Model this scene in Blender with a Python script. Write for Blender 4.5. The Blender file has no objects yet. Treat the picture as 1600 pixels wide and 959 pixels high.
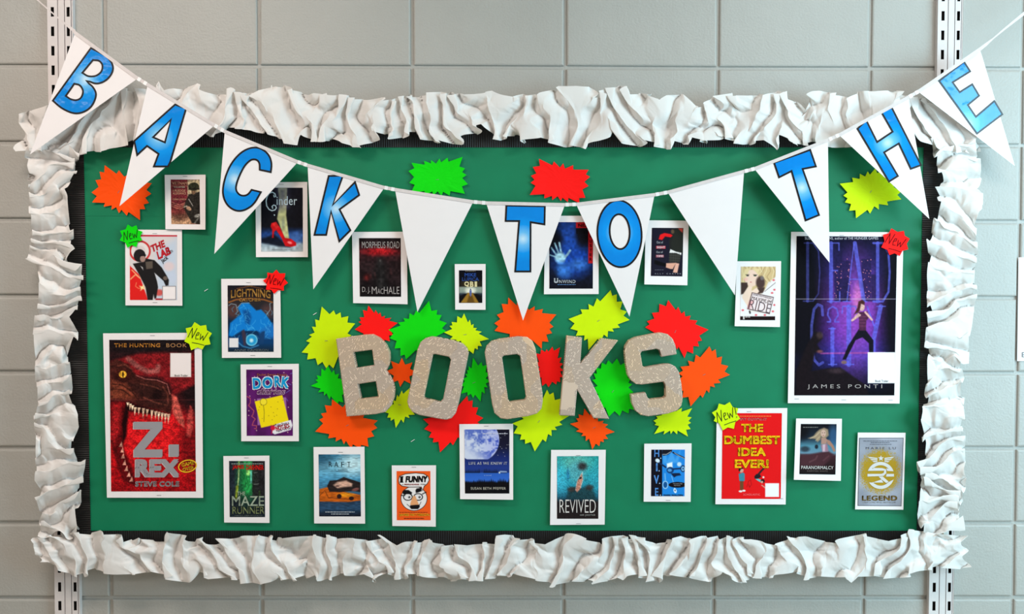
import bpy, bmesh, math, random
import numpy as np
from mathutils import Vector, Matrix
from mathutils.geometry import tessellate_polygon

# ------------------------------------------------------------------ camera
# wall plane is y = 0, the room is on the -y side, x right, z up, floor z = 0
W, H, F = 1600.0, 959.0, 1400.0
RX, RY, RZ = -0.0284183, -0.0018632, -0.0064606
BLK_W, BLK_H = 0.4064, 0.2032
X_OFF, Z_OFF = -1.0636, 10 * BLK_H          # first vertical joint / first bed joint in view
CAM = np.array([1.0635866 + X_OFF, -2.3958625, -0.5688197 + Z_OFF])
Rm = (Matrix.Rotation(RZ, 3, 'Z') @ Matrix.Rotation(RY, 3, 'Y') @ Matrix.Rotation(RX, 3, 'X'))
Rn = np.array(Rm)

scene = bpy.context.scene
cam_d = bpy.data.cameras.new('camera')
cam_d.sensor_width = 36.0
cam_d.lens = 36.0 * F / W
cam_d.clip_start = 0.05
cam = bpy.data.objects.new('camera', cam_d)
scene.collection.objects.link(cam)
cam.matrix_world = Matrix.Translation(Vector(CAM)) @ (Rm @ Matrix.Rotation(math.pi / 2, 3, 'X')).to_4x4()
scene.camera = cam

# ------------------------------------------------------------------ light and exposure
vs = scene.view_settings
vs.view_transform = 'Standard'
vs.look = 'None'
vs.exposure = 0.0
vs.gamma = 1.0
vs.use_curve_mapping = False

world = bpy.data.worlds.new('room_ambient')
scene.world = world
world.use_nodes = True
world.node_tree.nodes['Background'].inputs[0].default_value = (1.0, 0.955, 0.915, 1)
world.node_tree.nodes['Background'].inputs[1].default_value = 0.20


def area(name, loc, target, sx, sy, power, col):
    l = bpy.data.lights.new(name, 'AREA')
    l.shape = 'RECTANGLE'
    l.size, l.size_y = sx, sy
    l.energy = power
    l.color = col
    o = bpy.data.objects.new(name, l)
    scene.collection.objects.link(o)
    o.location = loc
    o.rotation_euler = (Vector(target) - Vector(loc)).to_track_quat('-Z', 'Y').to_euler()
    return o


# two rows of ceiling fluorescents and the daylight of a window in the right-hand wall
area('ceiling_fluorescent_left', (-1.3, -1.25, 2.76), (-1.3, -1.25, 0), 1.2, 0.35, 33, (1.0, 0.87, 0.79))
area('ceiling_fluorescent_right', (1.3, -1.25, 2.76), (1.3, -1.25, 0), 1.2, 0.35, 20, (1.0, 0.92, 0.87))
area('ceiling_fluorescent_rear', (0.0, -3.6, 2.76), (0.0, -3.6, 0), 6.0, 0.35, 62, (1.0, 0.90, 0.84))
area('window_daylight', (2.7, -1.5, 1.55), (0.9, 0.0, 1.4), 1.7, 1.6, 82, (0.50, 0.84, 1.0))


# ------------------------------------------------------------------ helpers
def P(px, py, d):
    """photo pixel -> point on the plane d metres in front of the wall face"""
    v = Rn @ np.array([px - W / 2, F, -(py - H / 2)])
    t = (-d - CAM[1]) / v[1]
    return CAM + v * t


def PA(X, Y, D):
    X, Y = np.asarray(X, float), np.asarray(Y, float)
    D = np.broadcast_to(np.asarray(D, float), X.shape)
    v = np.stack([X - W / 2, np.full(X.shape, F), -(Y - H / 2)], -1) @ Rn.T
    t = (-D - CAM[1]) / v[..., 1]
    return CAM + v * t[..., None]


def lin(c):
    return tuple(((x / 255) / 12.92 if x / 255 <= 0.04045 else (((x / 255) + 0.055) / 1.055) ** 2.4) for x in c)


def link(o):
    scene.collection.objects.link(o)
    return o


def tag(o, label=None, cat=None, group=None, kind=None):
    if label: o['label'] = label
    if cat: o['category'] = cat
    if group: o['group'] = group
    if kind: o['kind'] = kind
    return o


def root_of(o):
    loc = Vector(o.location)
    while o.parent:
        o = o.parent
        loc = loc + Vector(o.location)
    return np.array(loc)


def empty(name, loc, parent=None):
    o = link(bpy.data.objects.new(name, None))
    o.empty_display_size = 0.02
    base = root_of(parent) if parent else np.zeros(3)
    o.parent = parent
    o.location = Vector(np.array(loc) - base)
    return o


def mesh_obj(name, verts, faces, mats, parent=None, mat_idx=None, smooth=False, origin=None):
    """verts are world coordinates; the object's origin is its own centre (or origin)"""
    verts = np.asarray(verts, float).reshape(-1, 3)
    org = np.asarray(origin if origin is not None else (verts.min(0) + verts.max(0)) / 2, float)
    me = bpy.data.meshes.new(name)
    me.from_pydata([tuple(v) for v in (verts - org)], [], [tuple(f) for f in faces])
    for m in (mats if isinstance(mats, (list, tuple)) else [mats]):
        me.materials.append(m)
    if mat_idx is not None:
        me.polygons.foreach_set('material_index', list(mat_idx))
    if smooth:
        me.polygons.foreach_set('use_smooth', [True] * len(me.polygons))
    me.update()
    o = link(bpy.data.objects.new(name, me))
    base = root_of(parent) if parent else np.zeros(3)
    o.parent = parent
    o.location = Vector(org - base)
    return o


def grid_faces(nu, nv):
    i = np.arange(nu - 1)[None, :]
    j = np.arange(nv - 1)[:, None]
    a = j * nu + i
    return np.stack([a, a + nu, a + nu + 1, a + 1], -1).reshape(-1, 4)


def fast_grid(name, verts, nu, nv, mat, parent=None, colors=None, smooth=True):
    verts = np.asarray(verts, float).reshape(-1, 3)
    org = (verts.min(0) + verts.max(0)) / 2
    f = grid_faces(nu, nv)
    me = bpy.data.meshes.new(name)
    me.vertices.add(len(verts))
    me.vertices.foreach_set('co', (verts - org).astype(np.float32).ravel())
    me.loops.add(f.size)
    me.loops.foreach_set('vertex_index', f.ravel().astype(np.int32))
    me.polygons.add(len(f))
    me.polygons.foreach_set('loop_start', np.arange(0, f.size, 4, dtype=np.int32))
    me.update(calc_edges=True)
    me.polygons.foreach_set('use_smooth', [smooth] * len(f))
    me.materials.append(mat)
    if colors is not None:
        at = me.color_attributes.new('print_colour', 'FLOAT_COLOR', 'POINT')
        c = np.ones((len(verts), 4), np.float32)
        c[:, :3] = colors.reshape(-1, 3)
        at.data.foreach_set('color', c.ravel())
    me.update()
    o = link(bpy.data.objects.new(name, me))
    base = root_of(parent) if parent else np.zeros(3)
    o.parent = parent
    o.location = Vector(org - base)
    return o


def tess(loops):
    """loops of 2d points (outer + holes) -> triangles over the concatenated list"""
    return tessellate_polygon([[Vector((p[0], p[1], 0)) for p in l] for l in loops])


def area2(l):
    return 0.5 * sum(l[i][0] * l[(i + 1) % len(l)][1] - l[(i + 1) % len(l)][0] * l[i][1] for i in range(len(l)))


def inset(loop, w, outer=True):
    """offset a closed loop into the material by w (mitred)"""
    l = [np.array(p, float) for p in loop]
    s = 1.0 if area2(loop) > 0 else -1.0
    if not outer:
        s = -s
    n = len(l)
    out = []
    for i in range(n):
        a, b, c = l[i - 1], l[i], l[(i + 1) % n]
        d1 = (b - a) / (np.linalg.norm(b - a) + 1e-9)
        d2 = (c - b) / (np.linalg.norm(c - b) + 1e-9)
        n1 = np.array([-d1[1], d1[0]]) * s
        n2 = np.array([-d2[1], d2[0]]) * s
        m = n1 + n2
        m = m / (np.linalg.norm(m) + 1e-9)
        k = max(0.45, float(m @ n1))
        out.append(tuple(b + m * w / k))
    return out


def plate(loops, Dfun, thick):
    """solid flat piece: front at depth D(px,py), back thick behind it -> verts, faces"""
    pts = [p for l in loops for p in l]
    n = len(pts)
    V = [P(x, y, Dfun(x, y)) for x, y in pts] + [P(x, y, Dfun(x, y)) + np.array([0, thick, 0]) for x, y in pts]
    Fc = []
    for t in tess(loops):
        a, b, c = [Vector(V[i]) for i in t]
        if (b - a).cross(c - a).y > 0:
            t = (t[0], t[2], t[1])
        Fc.append(tuple(t))
        Fc.append((t[0] + n, t[2] + n, t[1] + n))
    k = 0
    for li, l in enumerate(loops):
        m = len(l)
        pos = area2(l) > 0
        for i in range(m):
            a, b = k + i, k + (i + 1) % m
            Fc.append((a, b, b + n, a + n) if (pos == (li == 0)) else (b, a, a + n, b + n))
        k += m
    return V, Fc


# ------------------------------------------------------------------ materials
def new_mat(name):
    m = bpy.data.materials.new(name)
    m.use_nodes = True
    nt = m.node_tree
    return m, nt, nt.nodes['Principled BSDF']


def N(nt, typ, **kw):
    n = nt.nodes.new(typ)
    for k, v in kw.items():
        setattr(n, k, v)
    return n


def simple_mat(name, rgb, rough=0.6, spec=0.3, var=0.04, scale=40.0, bump=0.0, bscale=300.0, coat=0.0):
    m, nt, b = new_mat(name)
    b.inputs['Roughness'].default_value = rough
    b.inputs['Specular IOR Level'].default_value = spec
    b.inputs['Coat Weight'].default_value = coat
    b.inputs['Coat Roughness'].default_value = 0.08
    c = lin(rgb)
    tc = N(nt, 'ShaderNodeTexCoord')
    nz = N(nt, 'ShaderNodeTexNoise')
    nz.inputs['Scale'].default_value = scale
    nz.inputs['Detail'].default_value = 4
    nt.links.new(tc.outputs['Object'], nz.inputs['Vector'])
    r = N(nt, 'ShaderNodeValToRGB')
    r.color_ramp.elements[0].position = 0.3
    r.color_ramp.elements[1].position = 0.7
    r.color_ramp.elements[0].color = (*[x * (1 - var) for x in c], 1)
    r.color_ramp.elements[1].color = (*[min(1, x * (1 + var)) for x in c], 1)
    nt.links.new(nz.outputs['Fac'], r.inputs['Fac'])
    nt.links.new(r.outputs['Color'], b.inputs['Base Color'])
    if bump:
        nb = N(nt, 'ShaderNodeTexNoise')
        nb.inputs['Scale'].default_value = bscale
        nb.inputs['Detail'].default_value = 3
        nt.links.new(tc.outputs['Object'], nb.inputs['Vector'])
        bp = N(nt, 'ShaderNodeBump')
        bp.inputs['Strength'].default_value = bump
        bp.inputs['Distance'].default_value = 0.002
        nt.links.new(nb.outputs['Fac'], bp.inputs['Height'])
        nt.links.new(bp.outputs['Normal'], b.inputs['Normal'])
    return m


def paint_block_mat():
    m, nt, b = new_mat('painted_masonry')
    b.inputs['Roughness'].default_value = 0.42
    b.inputs['Specular IOR Level'].default_value = 0.4
    geo = N(nt, 'ShaderNodeNewGeometry')
    n1 = N(nt, 'ShaderNodeTexNoise'); n1.inputs['Scale'].default_value = 3.0; n1.inputs['Detail'].default_value = 5
    nt.links.new(geo.outputs['Position'], n1.inputs['Vector'])
    r = N(nt, 'ShaderNodeValToRGB')
    r.color_ramp.elements[0].position = 0.3; r.color_ramp.elements[1].position = 0.7
    r.color_ramp.elements[0].color = (*lin((168, 166, 160)), 1)
    r.color_ramp.elements[1].color = (*lin((175, 173, 167)), 1)
    nt.links.new(n1.outputs['Fac'], r.inputs['Fac'])
    nt.links.new(r.outputs['Color'], b.inputs['Base Color'])
    # brushed paint over pitted block: fine grain plus sparse pits
    n2 = N(nt, 'ShaderNodeTexNoise'); n2.inputs['Scale'].default_value = 170.0; n2.inputs['Detail'].default_value = 4
    nt.links.new(geo.outputs['Position'], n2.inputs['Vector'])
    v = N(nt, 'ShaderNodeTexVoronoi'); v.inputs['Scale'].default_value = 28.0
    nt.links.new(geo.outputs['Position'], v.inputs['Vector'])
    vr = N(nt, 'ShaderNodeMapRange'); vr.inputs[1].default_value = 0.0; vr.inputs[2].default_value = 0.06
    vr.inputs[3].default_value = -0.5; vr.inputs[4].default_value = 0.0
    nt.links.new(v.outputs['Distance'], vr.inputs[0])
    n3 = N(nt, 'ShaderNodeTexNoise'); n3.inputs['Scale'].default_value = 24.0; n3.inputs['Detail'].default_value = 2
    nt.links.new(geo.outputs['Position'], n3.inputs['Vector'])
    a = N(nt, 'ShaderNodeMath', operation='ADD'); nt.links.new(n2.outputs['Fac'], a.inputs[0]); nt.links.new(vr.outputs[0], a.inputs[1])
    a2 = N(nt, 'ShaderNodeMath', operation='ADD'); nt.links.new(a.outputs[0], a2.inputs[0]); nt.links.new(n3.outputs['Fac'], a2.inputs[1])
    bp = N(nt, 'ShaderNodeBump'); bp.inputs['Strength'].default_value = 0.35; bp.inputs['Distance'].default_value = 0.003
    nt.links.new(a2.outputs[0], bp.inputs['Height'])
    nt.links.new(bp.outputs['Normal'], b.inputs['Normal'])
    return m


def print_mat():
    m, nt, b = new_mat('printed_ink')
    b.inputs['Roughness'].default_value = 0.55
    b.inputs['Specular IOR Level'].default_value = 0.04
    a = N(nt, 'ShaderNodeVertexColor', layer_name='print_colour')
    nt.links.new(a.outputs['Color'], b.inputs['Base Color'])
    return m


def blue_letter_mat():
    m, nt, b = new_mat('blue_gradient_print')
    b.inputs['Roughness'].default_value = 0.13
    b.inputs['Specular IOR Level'].default_value = 0.5
    tc = N(nt, 'ShaderNodeTexCoord')
    ln = N(nt, 'ShaderNodeVectorMath', operation='LENGTH')
    nt.links.new(tc.outputs['Object'], ln.inputs[0])
    r = N(nt, 'ShaderNodeValToRGB')
    mr = N(nt, 'ShaderNodeMapRange')
    mr.inputs[1].default_value = 0.0; mr.inputs[2].default_value = 0.06
    nt.links.new(ln.outputs['Value'], mr.inputs[0])
    e = r.color_ramp.elements
    e[0].position = 0.0; e[0].color = (*lin((196, 224, 240)), 1)
    e[1].position = 1.0; e[1].color = (*lin((0, 130, 216)), 1)
    q = e.new(0.28); q.color = (*lin((104, 184, 236)), 1)
    q = e.new(0.62); q.color = (*lin((4, 146, 230)), 1)
    nt.links.new(mr.outputs[0], r.inputs['Fac'])
    nt.links.new(r.outputs['Color'], b.inputs['Base Color'])
    nz = N(nt, 'ShaderNodeTexNoise'); nz.inputs['Scale'].default_value = 22.0
    nt.links.new(tc.outputs['Object'], nz.inputs['Vector'])
    bp = N(nt, 'ShaderNodeBump'); bp.inputs['Strength'].default_value = 0.25; bp.inputs['Distance'].default_value = 0.01
    nt.links.new(nz.outputs['Fac'], bp.inputs['Height'])
    nt.links.new(bp.outputs['Normal'], b.inputs['Normal'])
    return m


def newsprint_mat():
    m, nt, b = new_mat('pasted_newsprint')
    b.inputs['Roughness'].default_value = 0.55
    L = nt.links.new

    def MA(op, a, bb=None, c=None):
        n = N(nt, 'ShaderNodeMath', operation=op)
        for i, x in enumerate((a, bb, c)):
            if x is None: continue
            if isinstance(x, (int, float)): n.inputs[i].default_value = x
            else: L(x, n.inputs[i])
        return n.outputs[0]
    geo = N(nt, 'ShaderNodeNewGeometry')
    sp = N(nt, 'ShaderNodeSeparateXYZ'); L(geo.outputs['Position'], sp.inputs[0])
    cb = N(nt, 'ShaderNodeCombineXYZ'); L(sp.outputs['X'], cb.inputs[0]); L(sp.outputs['Z'], cb.inputs[1]); L(sp.outputs['Y'], cb.inputs[2])
    vo = N(nt, 'ShaderNodeTexVoronoi', voronoi_dimensions='2D', distance='MANHATTAN'); vo.inputs['Scale'].default_value = 16.0
    L(cb.outputs[0], vo.inputs['Vector'])
    sc = N(nt, 'ShaderNodeSeparateColor'); L(vo.outputs['Color'], sc.inputs[0])
    ang = MA('MULTIPLY', sc.outputs[0], 6.283)
    ca, sa = MA('COSINE', ang), MA('SINE', ang)
    u = MA('ADD', MA('MULTIPLY', sp.outputs['X'], ca), MA('MULTIPLY', sp.outputs['Z'], sa))
    v = MA('SUBTRACT', MA('MULTIPLY', sp.outputs['Z'], ca), MA('MULTIPLY', sp.outputs['X'], sa))
    fr = MA('MULTIPLY', v, 350.0)                      # line pitch 2.9 mm
    row = MA('FLOOR', fr)
    ink = MA('LESS_THAN', MA('FRACT', fr), 0.40)
    wcoord = MA('ADD', MA('MULTIPLY', u, 330.0), MA('MULTIPLY', row, 17.3))
    wn = N(nt, 'ShaderNodeTexNoise', noise_dimensions='2D'); wn.inputs['Scale'].default_value = 0.3; wn.inputs['Detail'].default_value = 1
    cw = N(nt, 'ShaderNodeCombineXYZ'); L(wcoord, cw.inputs[0]); L(MA('MULTIPLY', row, 3.7), cw.inputs[1]); L(cw.outputs[0], wn.inputs['Vector'])
    word = MA('GREATER_THAN', wn.outputs['Fac'], 0.36)
    blank = MA('LESS_THAN', sc.outputs[1], 0.93)
    fac = MA('MULTIPLY', MA('MULTIPLY', ink, word), blank)
    fac = MA('MULTIPLY', fac, 0.76)
    paper = N(nt, 'ShaderNodeValToRGB')
    paper.color_ramp.elements[0].color = (*lin((214, 184, 152)), 1)
    paper.color_ramp.elements[1].color = (*lin((204, 184, 168)), 1)
    L(sc.outputs[2], paper.inputs['Fac'])
    mx = N(nt, 'ShaderNodeMix', data_type='RGBA')
    L(fac, mx.inputs[0]); L(paper.outputs['Color'], mx.inputs[6]); mx.inputs[7].default_value = (*lin((62, 50, 48)), 1)
    L(mx.outputs[2], b.inputs['Base Color'])
    bp = N(nt, 'ShaderNodeBump'); bp.inputs['Strength'].default_value = 0.35; bp.inputs['Distance'].default_value = 0.001
    L(sc.outputs[0], bp.inputs['Height']); L(bp.outputs['Normal'], b.inputs['Normal'])
    return m


def paper_ruffle_mat():
    m, nt, b = new_mat('crumpled_white_paper')
    b.inputs['Base Color'].default_value = (*lin((240, 236, 233)), 1)
    b.inputs['Roughness'].default_value = 0.55
    b.inputs['Specular IOR Level'].default_value = 0.25
    tc = N(nt, 'ShaderNodeTexCoord')
    v = N(nt, 'ShaderNodeTexVoronoi', feature='F1'); v.inputs['Scale'].default_value = 30.0
    nt.links.new(tc.outputs['Object'], v.inputs['Vector'])
    bp = N(nt, 'ShaderNodeBump'); bp.inputs['Strength'].default_value = 0.15; bp.inputs['Distance'].default_value = 0.004
    nt.links.new(v.outputs['Distance'], bp.inputs['Height'])
    nt.links.new(bp.outputs['Normal'], b.inputs['Normal'])
    tr = N(nt, 'ShaderNodeBsdfTranslucent'); tr.inputs['Color'].default_value = (*lin((240, 236, 230)), 1)
    mx = N(nt, 'ShaderNodeMixShader'); mx.inputs[0].default_value = 0.22
    nt.links.new(b.outputs[0], mx.inputs[1]); nt.links.new(tr.outputs[0], mx.inputs[2])
    nt.links.new(mx.outputs[0], nt.nodes['Material Output'].inputs['Surface'])
    return m


M = {}
M['block'] = paint_block_mat()
M['floor'] = simple_mat('vinyl_floor', (176, 166, 150), 0.35, var=0.08, scale=12)
M['ceiling'] = simple_mat('ceiling_tile', (226, 224, 218), 0.9, bump=0.3, bscale=120)
M['steel'] = simple_mat('white_enamel_steel', (216, 208, 206), 0.4, 0.4, 0.03, 30)
M['cavity'] = simple_mat('painted_slot_shade', (46, 40, 38), 0.6)  # slot backs and walls coloured dark to stand in for the shade inside
M['alu'] = simple_mat('board_frame_paint', (215, 212, 205), 0.45, 0.4)
M['cork'] = simple_mat('cork_panel', (160, 118, 78), 0.9, var=0.2, scale=200)
M['green'] = simple_mat('green_backing_paper', (12, 119, 81), 0.5, 0.25, 0.05, 14, bump=0.1, bscale=30)
M['corr'] = simple_mat('black_corrugated_card', (20, 17, 17), 0.45, 0.35, 0.2, 60)
M['ruffle'] = paper_ruffle_mat()
M['pennant'] = simple_mat('white_card', (234, 228, 228), 0.42, 0.35, 0.01, 20)
M['ribbon'] = simple_mat('white_ribbon', (212, 203, 201), 0.6, 0.2, 0.05, 90)
M['clip'] = simple_mat('clear_tape', (238, 236, 236), 0.15, 0.6)
M['ink'] = simple_mat('black_ink', (16, 16, 20), 0.3, 0.45)
M['blue'] = blue_letter_mat()
M['news'] = newsprint_mat()
M['sheet'] = simple_mat('white_copy_paper', (236, 229, 229), 0.6, 0.25, 0.012, 30)
M['print'] = print_mat()
M['staple'] = simple_mat('staple_wire', (128, 124, 122), 0.35, 0.5)
M['marker'] = simple_mat('marker_ink', (24, 40, 24), 0.6)
M['n_orange'] = simple_mat('neon_orange_card', (255, 78, 0), 0.65, 0.15, 0.02)
M['n_red'] = simple_mat('neon_red_card', (255, 18, 14), 0.65, 0.15, 0.02)
M['n_green'] = simple_mat('neon_green_card', (6, 214, 8), 0.65, 0.15, 0.02)
M['n_yellow'] = simple_mat('neon_yellow_card', (203, 232, 0), 0.65, 0.15, 0.02)
INK = {}


def ink(rgb):
    if rgb not in INK:
        INK[rgb] = simple_mat('ink_%d_%d_%d' % rgb, rgb, 0.55, 0.05, 0.01)
    return INK[rgb]


# depth layers (metres in front of the block face)
D_BOARD, D_GREEN, D_BORDER, D_BURST, D_POSTER, D_LETTER = 0.030, 0.0305, 0.0318, 0.0332, 0.0365, 0.0385

# ------------------------------------------------------------------ the setting
x0w, x1w = -4.2, 4.2


def box_verts(a, b):
    (x0, y0, z0), (x1, y1, z1) = a, b
    v = [(x, y, z) for x in (x0, x1) for y in (y0, y1) for z in (z0, z1)]
    f = [(0, 1, 3, 2), (4, 6, 7, 5), (0, 4, 5, 1), (2, 3, 7, 6), (0, 2, 6, 4), (1, 5, 7, 3)]
    return v, f


v, f = box_verts((x0w, 0.006, 0), (x1w, 0.2, 14 * BLK_H))
wall = tag(mesh_obj('wall_back', v, f, M['block']), 'pale grey-green painted concrete block wall', None, None, 'structure')
v, f = box_verts((x0w, -6.0, -0.1), (x1w, 0.2, 0))
tag(mesh_obj('floor', v, f, M['floor']), 'plain beige vinyl floor', None, None, 'structure')
v, f = box_verts((x0w, -6.0, 14 * BLK_H), (x1w, 0.2, 14 * BLK_H + 0.1))
tag(mesh_obj('ceiling', v, f, M['ceiling']), 'plain off-white tiled ceiling', None, None, 'structure')

# blocks: bevelled painted units with tooled joints between them, stack bond
colx = [i * BLK_W + X_OFF for i in range(-8, 14)]
rowz = [j * BLK_H for j in range(0, 15)]
JW = 0.0046
bm_w, bm_h = BLK_W / 2 - JW, BLK_H / 2 - JW
bev, dep = 0.0045, 0.006


def block_mesh(seed):
    rnd = random.Random(seed)
    me = bpy.data.meshes.new('block')
    rings = [(0.0, 0.0), (0.0, 0.55), (0.35, 0.85), (1.0, 1.0)]
    vs_, fs_ = [], []
    jit = [rnd.uniform(-0.0008, 0.0008) for _ in range(4)]
    for (k, h) in rings:
        for c, (sx, sz) in enumerate(((-1, -1), (1, -1), (1, 1), (-1, 1))):
            vs_.append((sx * (bm_w - bev * k) + jit[c], -dep * h, sz * (bm_h - bev * k) + jit[(c + 1) % 4]))
    for r in range(3):
        for c in range(4):
            a, b_ = r * 4 + c, r * 4 + (c + 1) % 4
            fs_.append((a, b_, b_ + 4, a + 4))
    fs_.append((12, 13, 14, 15))
    me.from_pydata(vs_, [], fs_)
    me.materials.append(M['block'])
    me.update()
    return me


bmeshes = [block_mesh(s) for s in range(5)]
wl = np.array(wall.location)
for ci in range(len(colx) - 1):
    for ri in range(len(rowz) - 1):
        cx, cz = (colx[ci] + colx[ci + 1]) / 2, (rowz[ri] + rowz[ri + 1]) / 2
        if abs(cx) > 2.3 or cz < 0.1 or (abs(cx) < 0.85 and 0.9 < cz < 1.75):
            continue                                        # outside any view, or covered by the board
        o = link(bpy.data.objects.new('block', bmeshes[(ci * 7 + ri * 3) % 5]))
        o.parent = wall
        o.location = Vector(np.array([cx, dep, cz]) - wl)

# ------------------------------------------------------------------ slotted shelf uprights


def shelf_standard(xtop, slot_y, label):
    xl = (P(xtop[0], xtop[1], 0.014)[0])
    zs0 = P(xtop[0], slot_y, 0.014)[2]
    dF, dB = 0.014, 0.0015
    X = [0, 0.0095, 0.0178, 0.0262, 0.0285, 0.0440, 0.0463, 0.0508, 0.0588, 0.0615, 0.0635, 0.0665]
    Z0, Z1 = 0.15, 2.78
    slots = []
    z = zs0
    while z < Z1 - 0.03: z += 0.0508
    while z > Z0 + 0.03:
        if z < Z1 - 0.02: slots.append((z - 0.0125, z + 0.0125))
        z -= 0.0508
    slots.sort()
    V, Fc, MI = [], [], []

    def q(p, mi=0):
        k = len(V); V.extend(p); Fc.append((k, k + 1, k + 2, k + 3)); MI.append(mi)

    def face(xa, xb, za, zb, d, mi=0):
        q([(xl + xa, -d, za), (xl + xb, -d, za), (xl + xb, -d, zb), (xl + xa, -d, zb)], mi)

    def side(xa, d0, d1, za, zb, mi=0):
        q([(xl + xa, -d0, za), (xl + xa, -d1, za), (xl + xa, -d1, zb), (xl + xa, -d0, zb)], mi)
    for i in range(len(X) - 1):
        xa, xb = X[i], X[i + 1]
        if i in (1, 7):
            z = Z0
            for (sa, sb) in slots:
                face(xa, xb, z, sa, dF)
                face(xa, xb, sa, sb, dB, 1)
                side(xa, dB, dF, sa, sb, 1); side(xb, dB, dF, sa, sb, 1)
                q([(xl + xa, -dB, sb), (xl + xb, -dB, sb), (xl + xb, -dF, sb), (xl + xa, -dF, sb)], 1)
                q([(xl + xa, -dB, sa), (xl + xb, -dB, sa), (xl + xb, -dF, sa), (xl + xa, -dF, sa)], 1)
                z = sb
            face(xa, xb, z, Z1, dF)
        elif i in (3, 5, 9):
            face(xa, xb, Z0, Z1, dF - 0.006)
            side(xa, dF - 0.006, dF, Z0, Z1); side(xb, dF - 0.006, dF, Z0, Z1)
        else:
            face(xa, xb, Z0, Z1, dF - (0.001 if i == 10 else 0))
    side(X[0], 0.0, dF, Z0, Z1); side(X[-1], 0.0, dF, Z0, Z1)
    for zz in (Z0, Z1):
        q([(xl, 0, zz), (xl + X[-1], 0, zz), (xl + X[-1], -dF, zz), (xl, -dF, zz)])
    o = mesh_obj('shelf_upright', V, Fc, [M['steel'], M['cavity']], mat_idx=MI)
    tag(o, label, 'shelf upright', 'slotted shelf uprights behind the board')


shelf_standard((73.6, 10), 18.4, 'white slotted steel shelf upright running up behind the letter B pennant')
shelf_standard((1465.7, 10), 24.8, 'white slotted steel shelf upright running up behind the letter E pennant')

# ------------------------------------------------------------------ board, backing paper, corrugated edging
bl, br, bt, bb = P(92, 480, 0.03)[0], P(1487, 480, 0.03)[0], P(800, 172, 0.03)[2], P(800, 880, 0.03)[2]
board = empty('bulletin_board', ((bl + br) / 2, -0.016, bb))
tag(board, 'large framed bulletin board hung on the slotted uprights', 'bulletin board')
v, f = box_verts((bl + .012, -D_BOARD, bb + .012), (br - .012, -0.0155, bt - .012))
mesh_obj('panel', v, f, M['cork'], board)
for (xa, xb, za, zb) in ((bl, br, bt - .014, bt), (bl, br, bb, bb + .014), (bl, bl + .014, bb + .014, bt - .014), (br - .014, br, bb + .014, bt - .014)):
    v, f = box_verts((xa, -0.0299, za), (xb, -0.0150, zb))
    mesh_obj('frame_rail', v, f, M['alu'], board)


def paper_sheet(name, quad, d, label, cat, wav=0.0006, seed=1):
    rnd = np.random.RandomState(seed)
    nu, nv = 80, 36
    u, w = np.meshgrid(np.linspace(0, 1, nu), np.linspace(0, 1, nv))
    X = (quad[0][0] * (1 - u) + quad[1][0] * u) * (1 - w) + (quad[3][0] * (1 - u) + quad[2][0] * u) * w
    Y = (quad[0][1] * (1 - u) + quad[1][1] * u) * (1 - w) + (quad[3][1] * (1 - u) + quad[2][1] * u) * w
    Dm = d + wav * 0.5 * (1 + np.sin(u * 23 + 3 * np.sin(w * 9 + seed)) * np.sin(w * 11 + 2 * np.sin(u * 13)))
    o = fast_grid(name, PA(X, Y, Dm), nu, nv, M['green'])
    return tag(o, label, cat)


paper_sheet('backing_paper', [(102, 335), (1481, 335), (1470, 872), (112, 872)], D_GREEN,
            'green backing paper covering the lower part of the board behind the covers', 'paper', 0.0003, 2)
paper_sheet('backing_paper', [(97, 180), (1483, 180), (1481, 344), (102, 337)], D_GREEN + 0.0005,
            'upper strip of green backing paper with a straight seam along its bottom edge', 'paper', 0.0003, 5)


def corr_strip(p0, p1, w0, w1, horizontal, label):
    """corrugated card strip, ridges across its length; p0-p1 runs along the middle in pixels"""
    a, b = P(p0[0], p0[1], D_BORDER), P(p1[0], p1[1], D_BORDER)
    L = np.linalg.norm(b - a)
    n = int(L / 0.0058 * 6)
    t = np.linspace(0, 1, n)
    dirv = (b - a) / L
    side = np.array([-dirv[2], 0, dirv[0]])
    ridge = 0.0008 + 0.0008 * np.cos(t * L / 0.0058 * 2 * math.pi)
    Vv = []
    for s in (w0, w1):
        c = a[None] + (b - a)[None] * t[:, None] + side[None] * s
        c[:, 1] = -(D_BORDER + 0.0002 + ridge)
        Vv.append(c)
    o = fast_grid('corrugated_border', np.array(Vv), n, 2, M['corr'])
    return tag(o, label, 'border strip', 'black corrugated edging of the board')


corr_strip((97, 204), (1484, 204), -0.044, 0.036, True, 'black corrugated edging strip along the upper edge of the green paper')
corr_strip((108, 852), (1472, 852), -0.036, 0.040, True, 'black corrugated edging strip along the lower edge of the green paper')
corr_strip((142, 831), (131, 229), 0.0, 0.056, False, 'black corrugated edging strip beside the red dinosaur cover')
corr_strip((1432, 831), (1443, 229), -0.054, 0.0, False, 'black corrugated edging strip beside the purple city cover')


# ------------------------------------------------------------------ crumpled paper ruffle
def tri(x):
    return 2 * np.abs(2 * (x - np.floor(x + 0.5))) - 1


def vnoise1(x, seed):
    r = np.random.RandomState(seed).rand(4096)
    i = np.floor(x).astype(int)
    fq = x - i
    fq = fq * fq * (3 - 2 * fq)
    return r[i % 4096] * (1 - fq) + r[(i + 1) % 4096] * fq


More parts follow.
